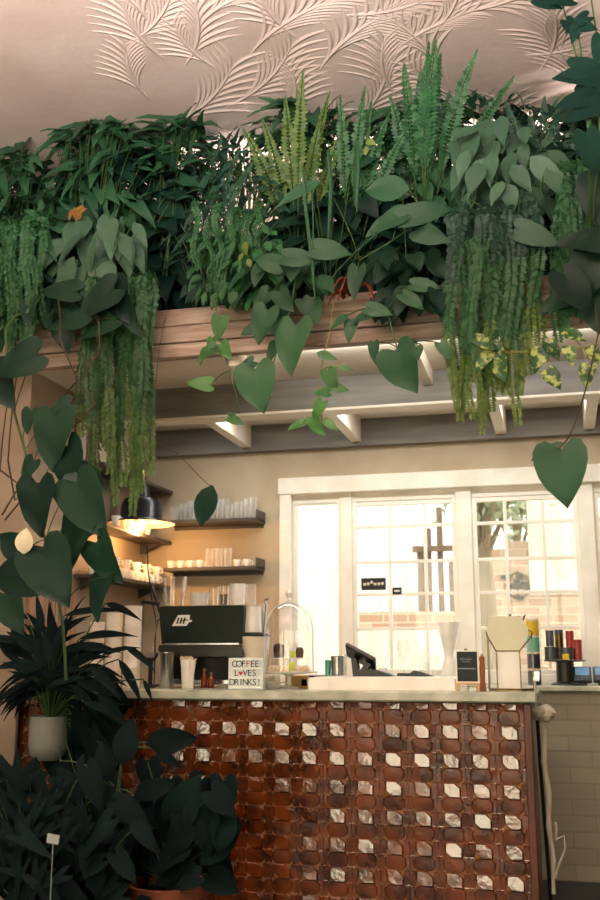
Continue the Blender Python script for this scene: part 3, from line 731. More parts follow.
# teal jar, glass of cutlery
jar(325,331,660,5.72,ZT,'small teal plastic cup right of the cake dome','teal','teal_cup',cat='cup')
jar(331,344,656,5.70,ZT,'short steel pot beside the teal cup','steel','steel_pot',cat='pot')
t=jar(339,347,654,5.78,ZT,'clear tumbler of stirrers between steel pot and black terminal','glass','glass_tumbler',cat='glass')
pz=PW(t); m=MB()
for k in range(6): m.tube([pz+V((R_(-.01,.01),R_(-.01,.01),.012)),pz+V((R_(-.03,.03),R_(-.02,.02),.15))],.002,5)
m.build('stirrers','outwhite',t)
# ---- POS terminal (black, tilted screen on folded arm)
Y=5.36; c=V((xat(372,Y,zS),Y,zS))
t=thing('checkout_terminal',c,'black checkout terminal with tilted screen on a bent stand','checkout terminal')
A=at(348,650,Y); B=at(374,664,Y)
d=(B-A); ang=math.atan2(d.z,d.x)
T=Matrix.Translation((A+B)/2)@Matrix.Rotation(-ang,4,'Y')@Matrix.Rotation(-.35,4,'X')
MB().box(-d.length/2-.01,d.length/2+.01,-.09,.09,-.012,.012,.006,T).build('screen_head','black',t)
MB().box(-d.length/2+.01,d.length/2-.01,-.075,.075,.0121,.0135,0,T).build('display','blue',t,False)
P=lambda x,y: at(x,y,Y)
m=MB(); m.prism([(P(352,658).x,P(352,658).z),(P(357,658).x,P(357,658).z),(P(361,674).x,zS+.001),(P(354,674).x,zS+.001)],Y-.03,Y+.03); m.build('stand_arm','black',t)
m=MB(); m.prism([(P(366,662).x,P(366,662).z),(P(372,664).x,P(372,664).z),(P(364,674).x,zS+.001),(P(358,674).x,zS+.001)],Y-.03,Y+.03); m.build('stand_arm','black',t)
m=MB(); m.prism([(P(354,674).x,zS+.001),(P(396,674).x,zS+.001),(P(390,671).x,zS+.014),(P(378,667).x,zS+.034),(P(368,667).x,zS+.036)],Y-.06,Y+.06); m.build('base','black',t)
c=V((xat(422,5.38,zS),5.38,zS)); t=thing('barcode_scanner',c,'flat black handheld scanner lying on the white slab','scanner')
m=MB(); P=lambda x,y: at(x,y,5.38)
m.prism([(P(412,674).x,zS+.001),(P(434,674).x,zS+.001),(P(420,668).x,zS+.026),(P(414,667).x,zS+.030),(P(411,670).x,zS+.018)],5.35,5.42); m.build('head','black',t)
MB().box(P(397,670).x,P(413,670).x,5.365,5.40,zS+.001,zS+.016,.005).build('handle','black',t)
# wine glass and white hourglass vase by the window on ledge
def ledge(px,Y=6.48): return V((xat(px,Y,ZT),Y,ZT))
p=ledge(404); H=zpx(404,640,6.48)-ZT
t=thing('stem_glass',p,'clear stemmed glass on the window ledge below the black sticker','glass')
m=MB(); m.open=True; m.lathe([(0,0),(.035,0),(.034,.004),(.005,.01),(.005,H*.45),(.03,H*.58),(.042,H*.8),(.036,H),(.033,H),(.038,H*.8),(.0,H*.5)],p,18); m.build('glass_body','whitened',t)
Y=6.45; p=V((xat(450,Y,ZT),Y,ZT)); H=zpx(452,622,Y)-ZT; w=11*mpp(p)
o=MB().lathe([(0,0),(w,0),(w*1.0,.02),(w*.45,H*.42),(w*.45,H*.5),(w*1.05,H*.98),(w*1.05,H),(w*.9,H),(w*.3,H*.55),(0,H*.5)],p,20).build('hourglass_vase','porcelain',loc=p); tag(o,'tall white hourglass shaped vase on the window ledge left of the blackboard','vase')
for i,(px,h,r,mt,lb) in enumerate(((383,.10,.03,'porcelain','white mug on the window ledge behind the checkout terminal'),(425,.14,.035,'whitened','clear jar on the window ledge behind the scanner'),(437,.09,.03,'porcelain','white mug on the window ledge beside the hourglass vase'))):
    p=ledge(px); t=thing('ledge_cup',p,lb,'cup'); m=MB(); m.open=True; m.lathe([(0,0),(r*.9,0),(r,.01),(r,h),(r*.88,h),(r*.85,.01),(0,.01)],p,18); m.build('body',mt,t)
# ---- blackboard on easel
Y=5.16; c=V((xat(467,Y,ZT),Y,ZT)); P=lambda x,y: at(x,y,Y)
xa,xb=P(455.5,665).x,P(479,665).x; z0_,z1_=zpx(467,683,Y),zpx(467,650,Y); T=Matrix.Translation((c.x,Y,0))@Matrix.Rotation(0,4,'X')
t=thing('easel_blackboard',c,'small blackboard with chalk writing on a light wood easel','blackboard')
w=xb-xa
MB().box(xa,xb,Y,Y+.008,z0_,z1_,.002).build('frame','white',t); MB().box(xa+.008,xb-.008,Y-.002,Y+.001,z0_+.008,z1_-.008).build('slate','chalk',t,False)
m=MB(); 
def scrib(xc,zc,w_,h_,n,r=.0011):
    m.tube([V((xc-w_/2+w_*k/n,Y-.0028,zc+h_*math.sin(k*1.9)*(.6+.4*math.sin(k*.7)))) for k in range(n+1)],r,4)
scrib(c.x,z0_+(z1_-z0_)*.72,.06,.010,16); scrib(c.x,z0_+(z1_-z0_)*.64,.035,.004,9); scrib(c.x,z0_+(z1_-z0_)*.44,.095,.003,26,.0014); scrib(c.x,z0_+(z1_-z0_)*.425,.09,.002,26,.001)
m.build('chalk_writing','chalkline',t)
MB().box(xa+.003,xb-.003,Y-.018,Y+.004,z0_-.008,z0_,.001).build('easel_tray','lightwood',t)
m=MB()
for sx in (xa+.01,xb-.01): MB().box(sx-.006,sx+.006,Y-.016,Y+.004,ZT,z0_-.007,.001).build('leg','lightwood',t)
MB().tube([(c.x,Y+.01,z1_),(c.x,Y+.07,ZT+.003)],.004,6).build('leg','lightwood',t)
MB().lathe([(0,0),(.008,0),(.008,.006),(0,.007)],(c.x,Y+.004,z1_),12).build('hanger_knob','black',t)
# brown wooden block/pepper mill and a clear bottle behind
Y=5.22; p=V((xat(483,Y,ZT),Y,ZT)); H=zpx(483,656,Y)-ZT; r=.016
t=thing('pepper_mill',p,'reddish brown wooden mill between the blackboard and the framed glass caddy','pepper mill')
MB().lathe([(0,0),(r,0),(r,.02),(r*.8,.05),(r*.95,H*.7),(r*.7,H*.8),(r,H*.92),(r*.6,H),(0,H)],p,16).build('body','kraft',t); MB().lathe([(0,H),(.006,H),(.007,H+.01),(0,H+.014)],p,10).build('knob','steel',t)
# ---- framed glass caddy with cream card panel
Y=5.20; P=lambda x,y: at(x,y,Y); c=V((P(508,680).x,Y+.08,ZT))
t=thing('glass_lantern_caddy',c,'faceted glass caddy with dark brass frame and a cream card panel','caddy')
xi0,xi1=P(496.5,660).x,P(520,660).x; xo0,xo1=P(486,640).x,P(531,640).x
z0_=ZT+.008; zmid=zpx(508,651,Y); zsh=zpx(508,636,Y); ztp_=zpx(508,616,Y)
# floor plate
b=MB(); b.prism([(xi0,Y),(xi1,Y),(xo1,Y+.09),(xo1,Y+.17),(xo0,Y+.17),(xo0,Y+.09)],ZT,z0_,'z'); b.build('base_plate','brass',t,False)
fr=MB(); r=.0035
F=lambda x,y,z: V((x,y,z))
verts=dict(a=F(xi0,Y,z0_),b=F(xi1,Y,z0_),c=F(xo1,Y+.09,z0_),d=F(xo0,Y+.09,z0_),A=F(xi0,Y,zmid),B=F(xi1,Y,zmid),C=F(xo1,Y+.09,zsh),D=F(xo0,Y+.09,zsh),e=F(xo1,Y+.17,z0_),f=F(xo0,Y+.17,z0_),E=F(xo1,Y+.17,zsh),G=F(xo0,Y+.17,zsh))
for pr_ in ('aA','bB','cC','dD','ab','bc','da','AB','BC','AD','CE','DG','eE','fG','EG'): fr.tube([verts[pr_[0]],verts[pr_[1]]],r,5)
fr.build('brass_frame','brass',t)
g=MB()
for q_ in (('a','b','B','A'),('b','c','C','B'),('d','a','A','D'),('c','e','E','C'),('f','d','D','G')): g.add([verts[k_] for k_ in q_],[(0,1,2,3)])
g.build('glass_panel','whitened',t,False)
for x_,s2 in ((xo0,-1),(xo1,1)):
    MB().tube([V((x_,Y+.09,zsh)),V((x_+s2*.004,Y+.085,zsh+.022)),V((x_-s2*.012,Y+.085,zsh+.03)),V((x_-s2*.02,Y+.088,zsh+.018))],.0045,6).build('corner_hook','brass',t)
b=MB(); cx0,cx1=P(485,625).x,P(527,625).x
b.prism([(xi0,zmid+.002),(xi1,zmid+.002),(P(528,640).x,zsh+.0),(P(528,628).x,zsh+.04),(P(521,618).x,ztp_-.005),(P(514,616).x,ztp_),(cx0+.015,ztp_),(cx0+.006,zsh+.02)],Y+.02,Y+.03)
b.build('cream_panel','creamcard',t,False)
MB().box(xi0+.004,xi1-.004,Y+.03,Y+.04,z0_,zmid-.005,.001).build('paper_insert','porcelain',t)
MB().box(xi0+.006,P(502,670).x,Y+.024,Y+.0295,zmid-.055,zmid-.04).build('note_tab','white',t,False)
# dark foliage/pinecone top
c2=at(516,618,Y+.12); m=MB()
for k in range(26): m.tube([V((c2.x,Y+.12,ztp_-.1)),V((c2.x+R_(-.04,.05),Y+.12+R_(-.03,.03),ztp_+R_(-.02,.016)))],.0035,5)
m.build('dried_twigs','brownstem',t)
# white napkin box
Y=5.24; c=V((xat(541,Y,ZT)-.03,Y+.05,ZT))
t=thing('napkin_box',c,'white box with sloping lid at the right end of the marble counter','box')
H=.075; xa=P(534,680).x; xb=XC+.02
MB().box(xa,xb,Y,Y+.12,ZT,ZT+H*.75,.004).build('body','paper',t)
MB().prism([(Y-.01,ZT+H*.62),(Y-.01,ZT+H*.70),(Y+.14,ZT+H*1.25),(Y+.14,ZT+H*1.12)],xa-.004,xb+.02,'x').build('sloping_lid','porcelain',t)
# ---- colourful cans stacked behind caddy on the ledge
Y=6.42
for i,(py,mt,lb) in enumerate((((682,'blue','bottom navy tin of the colourful stack by the window'),(665,'blue','second navy tin of the colourful stack by the window'),(650,'teal','teal tin in the colourful stack by the window'),(636,'yellow','yellow tin on top of the colourful stack by the window')))):
    x_=xat(535,Y,ZT); r=6.5*mpp((x_,Y,ZT)); hh=.1; z=ZT+i*hh
    t=thing('stacked_tin',(x_,Y,z),lb,'tin','colourful tins stacked by the window')
    MB().lathe([(0,0),(r,0),(r,hh-.012),(0,hh-.012)],(x_,Y,z),16).build('body',mt,t); MB().lathe([(r*1.03,hh-.014),(r*1.03,hh-.001),(0,hh-.001)],(x_,Y,z),16).build('lid','cream',t)
# ---- black stand with tins
Y=6.47; p=V((xat(566,Y,ZT),Y,ZT)); s_=mpp(p); zpl=zpx(566,660,Y)-ZT; rp=21*s_
t=thing('display_stand',p,'dark grey pedestal stand holding grey and red tins on the window ledge','display stand')
MB().lathe([(0,0),(.09,0),(.085,.01),(.055,.02),(.055,zpl-.012),(rp*.95,zpl-.008),(rp,zpl),(0,zpl)],p,28).build('pedestal','darkgrey',t)
zz=ZT+zpl+.001
def tin(px,w_,h_,dy,dz,mt,lb,grp=None,base='tin'):
    x_=xat(px,Y,zz); r=w_*s_/2; q_=V((x_,Y+dy,zz+dz*s_)); H=h_*s_
    t=thing(base,q_,lb,'tin',grp); MB().lathe([(0,0),(r,0),(r,H*.85),(0,H*.85)],q_,16).build('body',mt,t); MB().lathe([(r*1.04,H*.84),(r*1.04,H-.001),(0,H-.001)],q_,16).build('lid','greytin' if mt!='red' else 'red',t)
tin(551.5,13,13,-.04,0,'greytin','wide dark grey tin at the left of the black stand'); tin(567,14,12,-.06,0,'greytin','wide dark grey tin with yellow tag in the middle of the black stand')
tin(551,8,16,-.04,13.2,'greytin','slim grey tin on top of the left wide tin'); tin(560,8.5,30,.04,0,'brass','tall brassy tin behind the wide grey tins')
tin(578,9,20,-.03,0,'red','front red tin at the right of the black stand'); tin(571,8,29,.055,0,'red','tall red tin at the back of the black stand')
x_=xat(566,Y,zz); o=MB().box(x_-.02,x_+.02,Y-.06-.058,Y-.06-.054,zz+.0005,zz+.035,.001).build('yellow_tag','yellow',loc=(x_,Y-.13,zz)); tag(o,'small yellow tag in front of the wide grey tin on the black stand','tag')
# ---- card readers
for (px,py,Y,lb) in ((583,672,6.40,'blue-screened card reader in front of the black stand'),(603,664,6.48,'blue-screened card reader at the right edge of the photo')):
    c=V((xat(px,Y,ZT),Y,ZT)); t=thing('card_reader',c,lb,'card reader','card readers on the ledge'); s_=mpp(c); w=9*s_
    T=Matrix.Translation(c+V((0,0,.062)))@Matrix.Rotation(math.radians(55),4,'X')
    MB().box(-w,w,-.055,.055,-.012,.012,.006,T).build('housing','black',t); MB().box(-w*.75,w*.75,-.01,.045,.0122,.0135,0,T).build('screen','screen',t,False)
    m=MB()
    for i in range(3):
        for j in range(3): m.box(-w*.6+i*w*.45,-w*.35+i*w*.45,-.045+j*.011,-.038+j*.011,.0122,.0145,0,T)
    m.build('keypad','greytin',t,False)
    MB().box(c.x-w*.5,c.x+w*.5,c.y-.01,c.y+.035,ZT,ZT+.04,.004).build('stand','black',t)
if True:
    o=bpy.data.objects.get('card_reader.001')
# ---- apron hanging at the counter's right end
hk=V((XC+.035,YB+.10,ZT-.10))
t=thing('hanging_cloth',V((hk.x,hk.y,ZT-.12)),'white cotton cloth with long twisted ties hanging from the counter end','cloth')
m=MB(); rr=random.Random(3)
for k in range(7):
    a=k*.9; c_=hk+V((.035*math.cos(a)+.012,.03*math.sin(a),.012*math.sin(a*2)))
    m.lathe([(0,-.03),(.022,-.022),(.032,0),(.02,.022),(0,.03)],c_,10)
m.build('bunched_top','cloth',t)
m=MB(); n=16
pts=[hk+V((.012+.05*(k/n)*.4+.006*math.sin(k*1.1),.01,-.02-.80*k/n)) for k in range(n+1)]
m.tube(pts,[.015-.005*k/n+.002*math.sin(k*2) for k in range(n+1)],8); m.build('long_tie','cloth',t)
m=MB(); m.tube([hk+V((.05+.004*math.sin(k),.0,-.5-.02*k)) for k in range(5)]+[hk+V((.085,0,-.56)),hk+V((.09,0,-.62)),hk+V((.06,0,-.68)),hk+V((.035,0,-.75))],.006,6); m.build('loose_tie','cloth',t)
m=MB(); m.tube([(XC+.001,YB+.10,ZT-.07),(XC+.03,YB+.10,ZT-.075),(XC+.04,YB+.10,ZT-.055)],.004,6); m.build('hook','steel',t)
# black tube stands in for the shadow down the counter end
m=MB(); m.tube([V((XC+.022,YB+.14,ZT-.09)),V((XC+.028,YB+.14,ZT-.4)),V((XC+.04,YB+.14,.35)),V((XC+.05,YB+.14,.02))],.01,6)
o=m.build('end_shadow','black',loc=(XC+.05,YB+.14,.0)); tag(o,'black strip standing for the shadow down the counter end behind the cloth','shadow')
# ------------------------------------------------------------------ shelves
def shelf(p0,p1,d,label,axis):
    """p0,p1 along wall"""
    if axis=='x': b=MB().box(p0.x,p1.x,YW-d,YW,p0.z-.012,p0.z+.012,.003); c=V(((p0.x+p1.x)/2,YW-d/2,p0.z))
    else: b=MB().box(XL,XL+d,p0.y,p1.y,p0.z-.012,p0.z+.012,.003); c=V((XL+d/2,(p0.y+p1.y)/2,p0.z))
    t=thing('wall_shelf',c,label,'shelf','grey wall shelves in the corner')
    b.build('board','shelf',t)
    n=MB()
    if axis=='x':
        MB().box(p0.x+.005,p1.x-.01,YW-.012,YW-.001,p0.z-.035,p0.z-.0125,.002).build('wall_rail','shelf',t,False)
        MB().box(p1.x-.008,p1.x,YW-d,YW,p0.z,p0.z+.07).build('end_lip','shelf',t,False)
    else:
        for y in (p0.y+.1,p1.y-.1): 
            MB().prism([(XL+.002,p0.z-.012),(XL+d*.8,p0.z-.012),(XL+.002,p0.z-.08)],y-.006,y+.006,'y').build('bracket','shelf',t,False)
    return t
D=.20
def zsh_(py,px=257): return at(px,py,YW-D).z
s1=zsh_(520,230); s2=zsh_(568,230)
xs1=at(257,520,YW-D).x; xs0=XL+.0
shelf(V((XL+.215,0,s1)),V((xs1,0,s1)),D,'upper grey wall shelf of glasses on the back wall','x')
shelf(V((XL+.215,0,s2)),V((xs1,0,s2)),D,'lower grey wall shelf of cups on the back wall','x')
lz=[atx(150,483,XL+D).z,atx(150,537,XL+D).z,atx(150,584,XL+D).z]
# heights from pixels at corner
for i,(za,ya,lb) in enumerate(((lz[0],5.55,'topmost grey shelf on the left wall, empty, under the loft'),(lz[1],5.6,'middle grey shelf on the left wall behind the pendant lamp'),(lz[2],5.6,'lowest grey shelf on the left wall with white cups'))):
    shelf(V((0,ya,za)),V((0,YW-.01,za)),D,lb,'y')
def glassware(x,y,z,r,h,kind,label,grp):
    c=V((x,y,z)); t=thing({'glass':'drinking_glass','cup':'espresso_cup','bowl':'small_bowl'}[kind],c,label,{'glass':'glass','cup':'cup','bowl':'bowl'}[kind],grp)
    m=MB(); m.open=True; ty=.82 if kind=='glass' else .65
    m.lathe([(0,.0005),(r*ty,.0005),(r*(ty+.06),h*.2),(r,h*.9),(r,h),(r*.9,h),(r*.86,h*.85),(r*(ty-.1),.008),(0,.008)],c,16)
    m.build('body','whitened' if kind=='glass' else 'porcelain',t)
    if kind=='cup':
        MB().tube([c+V((r*.9,0,h*.3)),c+V((r*1.45,0,h*.35)),c+V((r*1.45,0,h*.7)),c+V((r*.95,0,h*.8))],.004,6).build('handle','porcelain',t)
# upper shelf glasses
k=0; x=XL+.27
while x<xs1-.04:
    h=.10+.04*((k*7)%3)/2; r=.030
    for j,y in enumerate((YW-.15,YW-.06)):
        glassware(x+(.01 if j else 0),y,s1+.0125,r,h+(.02 if j else 0),'glass','clear drinking glass in the '+('back' if j else 'front')+' row on the upper back-wall shelf','glasses on the upper back-wall shelf, '+('back' if j else 'front')+' row')
    x+=.068; k+=1
# stacked glasses on right of upper shelf
k=0; x=XL+.25
while x<xs1-.05:
    kind='cup'; r=.028;h=.05
    if k in (4,5,6): kind='glass'; h=.13; r=.03
    if k>8: h=.06
    lab={'cup':'small white cup standing on the lower back-wall shelf','glass':'tall clear glass among the cups on the lower back-wall shelf'}[kind]
    glassware(x,YW-.14,s2+.0125,r,h,kind,lab,'cups on the lower back-wall shelf' if kind=='cup' else 'tall glasses on the lower back-wall shelf')
    x+=.072 if kind=='cup' else .066; k+=1
# cups on the left wall shelves
y=5.72;k=0
while y<YW-.08:
    for j in range(2):
        glassware(XL+.14-.08*j,y+.02*j,lz[2]+.0125,.032,.062,'cup','white cup in the '+('back' if j else 'front')+' row of the lowest left-wall shelf','cups on the lowest left-wall shelf, '+('back' if j else 'front')+' row')
    if k%2==0: glassware(XL+.14,y,lz[2]+.0755,.032,.062,'cup','white cup stacked upon another on the lowest left-wall shelf','stacked cups on the lowest left-wall shelf')
    y+=.085;k+=1
for k in range(6):
    glassware(XL+.13,5.9+.1*k,lz[1]+.0125,.03,.08,'bowl','small white bowl on the middle left-wall shelf','bowls on the middle left-wall shelf')
# ------------------------------------------------------------------ pendant lamp
Y=6.1; c=at(141,524,Y); s_=mpp(c); R0=34*s_; zr=c.z; hx=zpx(141,500,Y)-zr
t=thing('pendant_lamp',c,'black wide-brimmed pendant lamp with glowing bulb and pale inside','pendant lamp')
prof=[(R0,0),(R0*.97,.010),(R0*.66,.022),(R0*.62,.035),(R0*.60,hx*.8),(R0*.52,hx),(R0*.25,hx*1.12),(R0*.2,hx*1.5),(R0*.14,hx*1.75)]
m=MB(); m.lathe(prof,c,32); m.f=[f_ for f_ in m.f if len(f_)<=4]; m.mi=m.mi[:len(m.f)]; m.build('shade','blackmetal',t)
m=MB(); m.lathe([(r_*.985 if i else r_*.99,z_-.002 if i else -.001) for i,(r_,z_) in enumerate(prof[:7])]+[(0,hx*1.1)],c,32); m.f=[f_ for f_ in m.f if len(f_)<=4]; m.mi=m.mi[:len(m.f)]; m.build('shade_lining','copper',t)
MB().lathe([(.012,hx*1.7),(.02,hx*1.75),(.02,hx*2.1),(.006,hx*2.3)],c,14).build('lamp_cap','brass',t)
MB().tube([c+V((0,0,hx*2.2)),V((c.x,c.y,ZS))],.004,6).build('cord','black',t)
bz=-.012
MB().lathe([(0,bz-.030),(.018,bz-.026),(.028,bz-.005),(.026,bz+.018),(.014,bz+.045),(.013,bz+.07),(0,bz+.07)],c,18).build('bulb','bulb',t)
ld=bpy.data.lights.new('bulb_light','POINT'); ld.energy=18; ld.color=(1,.52,.19); ld.shadow_soft_size=.045
lo=bpy.data.objects.new('bulb_light',ld); COL.objects.link(lo); lo.parent=t; lo.location=(0,0,-.075)
# black adjustable arm lamp/shelf pole
m=MB(); P=lambda x,y: at(x,y,5.62)
q_=P(156,620); m.tube([P(147,545),P(148,570),P(152,600),q_,V((q_.x,q_.y,ZT+.01))],.004,6); m.lathe([(.03,0),(.03,.01),(.006,.014)],(q_.x,q_.y,ZT),12); m.tube([P(142,602),P(160,604)],.012,6); m.tube([P(152,585),P(160,612)],.010,6)
o=m.build('tap_arm','black',loc=(q_.x,q_.y,ZT)); tag(o,'thin black jointed arm beside the espresso machine','arm')
# ------------------------------------------------------------------ loft planter
b0=thing('planter_trough',((XL2+XR)/2,YF+.2,ZS+.05),'weathered plank planter trough along the loft edge','planter')
z0_=ZS+.05; z1_=3.13
MB().box(XL2,XR,YF,YF+.03,z0_+.003,z0_+.095,.004).build('board','plank',b0); MB().box(XL2,XR,YF+.004,YF+.034,z0_+.099,z1_,.004).build('board','plank',b0)
MB().box(XL2,XR,YF+.52,YF+.55,z0_,z1_,.004).build('board','plank',b0)
MB().box(XL2,XR,YF+.035,YF+.519,z0_,z1_-.03).build('soil','soil',b0,False)['kind']='stuff'
ZP=z1_-.03
# ------------------------------------------------------------------ plants
def bez(a,c,b,n=6): return [a*(1-t)**2+c*2*t*(1-t)+b*t*t for t in [i/n for i in range(n+1)]]
class Plant:
    def __init__(s,base,label,cat='plant',name='leafy_plant',group=None):
        s.base=V(base); s.root=thing(name,s.base,label,cat,group); s.fo=MB(); s.st=MB()
    def leaf_at(s,px,py,Y,size,kind,ang,asp=.75,nrm=None,droop=.2,stem=True,frm=None,rows=6,fold=.15):
        """leaf whose middle shows at px,py ; ang = tip direction in the picture plane (0 right, 90 up)"""
        c=at(px,py,Y); k=mpp(c); L=size*k; a=math.radians(ang)
        d=V((math.cos(a),R_(-.25,.05),math.sin(a))); 
        n=V(nrm) if nrm is not None else V((R_(-.35,.35)-.2,-1,R_(-.1,.5)))
        o=c-d.normalized()*L*.42
        s.fo.leaf(o,d,n,L,L*asp,kind,droop,fold,rows)
        if stem:
            f=V(frm) if frm is not None else s.base
            if (f-o).length<1.3: s.st.tube(bez(f,(f+o)/2+V((0,0,(.25 if f.z<o.z+.2 else .08)*(f-o).length)),o,5),.0028,4,False)
        return o
    def cloud(s,rect,Y0,Y1,n,size,kind,asp=.6,hang=.6,rows=5,petiole=.28):
        x0,y0,x1,y1=rect
        for k in range(n):
            while True:
                u,v=R_(-1,1),R_(-1,1)
                if abs(u)**3+abs(v)**3<1: break
            px=(x0+x1)/2+u*(x1-x0)/2; py=(y0+y1)/2+v*(y1-y0)/2; Y=R_(Y0,Y1)
            c=at(px,py,Y); L=R_(*size)*mpp(c)
            if c.x<XL2+.02: c.x=XL2+.02+R_(0,.1)
            if c.z>ZC-.1: c=atz(px,py,ZC-.1-R_(0,.05))
            out=V((u*.9+R_(-.4,.4),-.5+R_(-.4,.4),-hang+R_(-.4,.35)+(-v*.35)))
            d=out.normalized()
            nn=V((R_(-.5,.5),-.75+R_(-.3,.3),.75+R_(-.4,.4)))
            o=c-d*L*.4
            s.fo.leaf(o,d,nn,L,L*asp*R_(.85,1.15),kind,R_(.1,.4),.2,rows)
            e=o-d*0+V(((s.base.x-o.x)*petiole,(s.base.y-o.y)*petiole*.6,-petiole*.8*abs(o.z-s.base.z)-.02))
            if e.y<YF+.03 and e.z<ZP+.02 and e.y>YF-.02: e.y=YF-.03
            s.st.tube([o,(o+e)/2+V((0,0,.02)),e],.0022,3,False)
    def done(s,fm,sm='stem'):
        if s.fo.v: s.fo.build('foliage',fm,s.root)
        if s.st.v: s.st.build('stems',sm,s.root)
        return s.root
def loft(px,Y=5.05): 
    x=at(px,300,Y).x; return V((max(x,XL2+.06),Y,ZP))
# --- main loft bushes : (label, base px, rect, Y range, n, size, kind, asp, material, hang)
BUSH=[
 ('leafy plant half outside the photo at the far upper left',5,(-60,150,75,250),4.7,5.3,150,(24,42),'arrow',.6,'l_mid',.5),
 ('low trailing dark plant over the boards at the far left',20,(-30,235,90,310),4.75,5.2,110,(26,44),'heart',.7,'l_shadow',.6),
 ('loose plant of narrow light leaves on the skyline right of centre',470,(380,95,600,150),4.9,5.3,150,(16,30),'lance',.34,'l_mid',.1),
 ('dark bushy plant at the far left end of the loft planter',20,(-30,165,70,300),4.75,5.3,120,(22,40),'arrow',.6,'l_dark',.5),
 ('dark leafy arrowhead plant rising highest on the left of the planter',85,(45,118,150,240),4.8,5.4,170,(22,38),'arrow',.62,'l_mid',.5),
 ('glossy dark broad-leaved plant below the left ceiling corner',110,(60,150,190,300),4.9,5.5,190,(26,42),'heart',.7,'l_dark',.5),
 ('upright broad-leaf plant with pointed leaves against the ceiling left of the fern',160,(140,112,215,215),4.85,5.3,90,(24,40),'arrow',.62,'l_mid',.2),
 ('grey-green plant with long pointed drooping leaves at the left',105,(52,225,152,298),4.62,4.80,44,(34,50),'lance',.42,'l_grey',1.6),
 ('feathery dark green plant left of the centre of the planter',215,(165,150,290,300),4.8,5.4,330,(14,26),'lance',.35,'l_ferndk',.5),
 ('small-leaved trailing plant under the feathery one',220,(190,225,285,305),4.65,4.85,200,(10,18),'oval',.55,'l_fern',.9),
 ('mid-green bushy plant behind the centre ferns',310,(250,98,370,215),4.95,5.5,240,(20,36),'arrow',.6,'l_mid',.3),
 ('dark shaded plant in the centre of the planter',330,(260,190,400,300),4.9,5.4,200,(28,46),'heart',.72,'l_dark',.5),
 ('green mound of soft leaves below the tallest ferns',415,(350,108,475,220),4.9,5.5,240,(18,34),'heart',.66,'l_mid',.35),
 ('dark undergrowth plant right of the red-brown stalks',430,(370,200,480,290),4.95,5.4,150,(26,42),'heart',.75,'l_shadow',.5),
 ('dark plant with pale pointed leaves hanging right of centre',500,(455,125,565,215),4.7,5.2,110,(30,46),'lance',.5,'l_grey',1.2),
 ('dense dark bush behind the hanging fern curtain',500,(440,105,600,230),5.0,5.5,260,(22,38),'arrow',.6,'l_dark',.4),
 ('deep green bush at the right end behind the ferns',560,(490,200,640,300),4.95,5.4,200,(26,44),'heart',.7,'l_shadow',.5),
 ('tall dark plant filling the right edge of the photo',610,(565,90,660,250),4.7,5.2,170,(28,46),'heart',.66,'l_dark',.5),
 ('low dark filler plant above the left planks',150,(100,240,240,305),5.0,5.35,150,(24,40),'heart',.7,'l_shadow',.5),
 ('thin arching top plant in the middle of the skyline',250,(190,135,270,190),4.9,5.4,120,(16,28),'lance',.3,'l_ferndk',.1),
]
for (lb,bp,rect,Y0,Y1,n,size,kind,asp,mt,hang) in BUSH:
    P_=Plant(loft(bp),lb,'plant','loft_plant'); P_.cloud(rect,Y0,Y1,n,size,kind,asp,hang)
    # a few main stems
    for k in range(7):
        c=at(R_(rect[0]+15,rect[2]-15),R_(rect[1]+10,rect[3]-10),R_(max(Y0,YF+.06),Y1)); c.x=max(c.x,XL2+.05); c.z=min(c.z,ZC-.1); P_.st.tube(bez(P_.base+V((R_(-.05,.05),0,-.01)),P_.base+(c-P_.base)*.4+V((0,0,.15)),c,6),[.008,.007,.007,.006,.005,.004,.003],5,False)
    P_.done(mt)
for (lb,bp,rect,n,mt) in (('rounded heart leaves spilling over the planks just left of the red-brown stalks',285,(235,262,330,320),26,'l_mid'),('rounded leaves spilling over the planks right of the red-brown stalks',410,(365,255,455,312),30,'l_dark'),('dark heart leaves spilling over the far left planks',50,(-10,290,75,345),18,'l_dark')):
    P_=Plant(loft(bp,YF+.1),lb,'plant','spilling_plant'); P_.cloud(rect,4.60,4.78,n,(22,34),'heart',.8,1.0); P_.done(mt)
# --- upright ferns against the ceiling
def fern(px,bpy_,Y,tips,label,mt='l_fern',pl=.05,step=.014,base=None,name='fern',curve=.15):
    b_=base or loft(px,Y); t=thing(name,b_,label,'fern'); fo=MB(); st=MB()
    for (tx,ty,ty_Y) in tips:
        e=at(tx,ty,ty_Y); e=atz(tx,ty,ZC-.12) if e.z>ZC-.12 else e; e.x=max(e.x,XL2+.05)
        c_=b_.lerp(e,.5)+V(((e.x-b_.x)*-.25,0,curve*(e-b_).length)); path=bez(b_,c_,e,12)
        st.tube(path,[.004]*8+[.003]*4+[.0015],4,False)
        fo.frond(path[6:],pl,.019,.6,plane=(R_(-.3,.3),-1,.3),tip=.1)
    fo.build('fronds',mt,t); st.build('stems','stem',t)
fern(425,0,5.2,[(429,40,5.1),(404,62,5.1),(441,52,5.2),(478,48,4.9),(420,70,5.0),(515,75,4.9),(450,90,4.8),(390,95,4.9),(436,38,5.25)],'tall upright fern reaching highest against the ceiling','l_fern',.06)
fern(300,0,5.1,[(303,70,5.1),(262,118,4.9),(330,90,5.0),(243,128,4.9),(285,95,5.1),(320,120,4.8),(350,118,4.9)],'light green fern with a spiky frond left of the tallest fern','l_lime',.055)
fern(195,0,5.1,[(222,135,4.9),(190,140,5.0),(240,150,4.9),(170,150,5.0),(255,160,4.8)],'thin dark fern between the two left bushes','l_ferndk',.05)
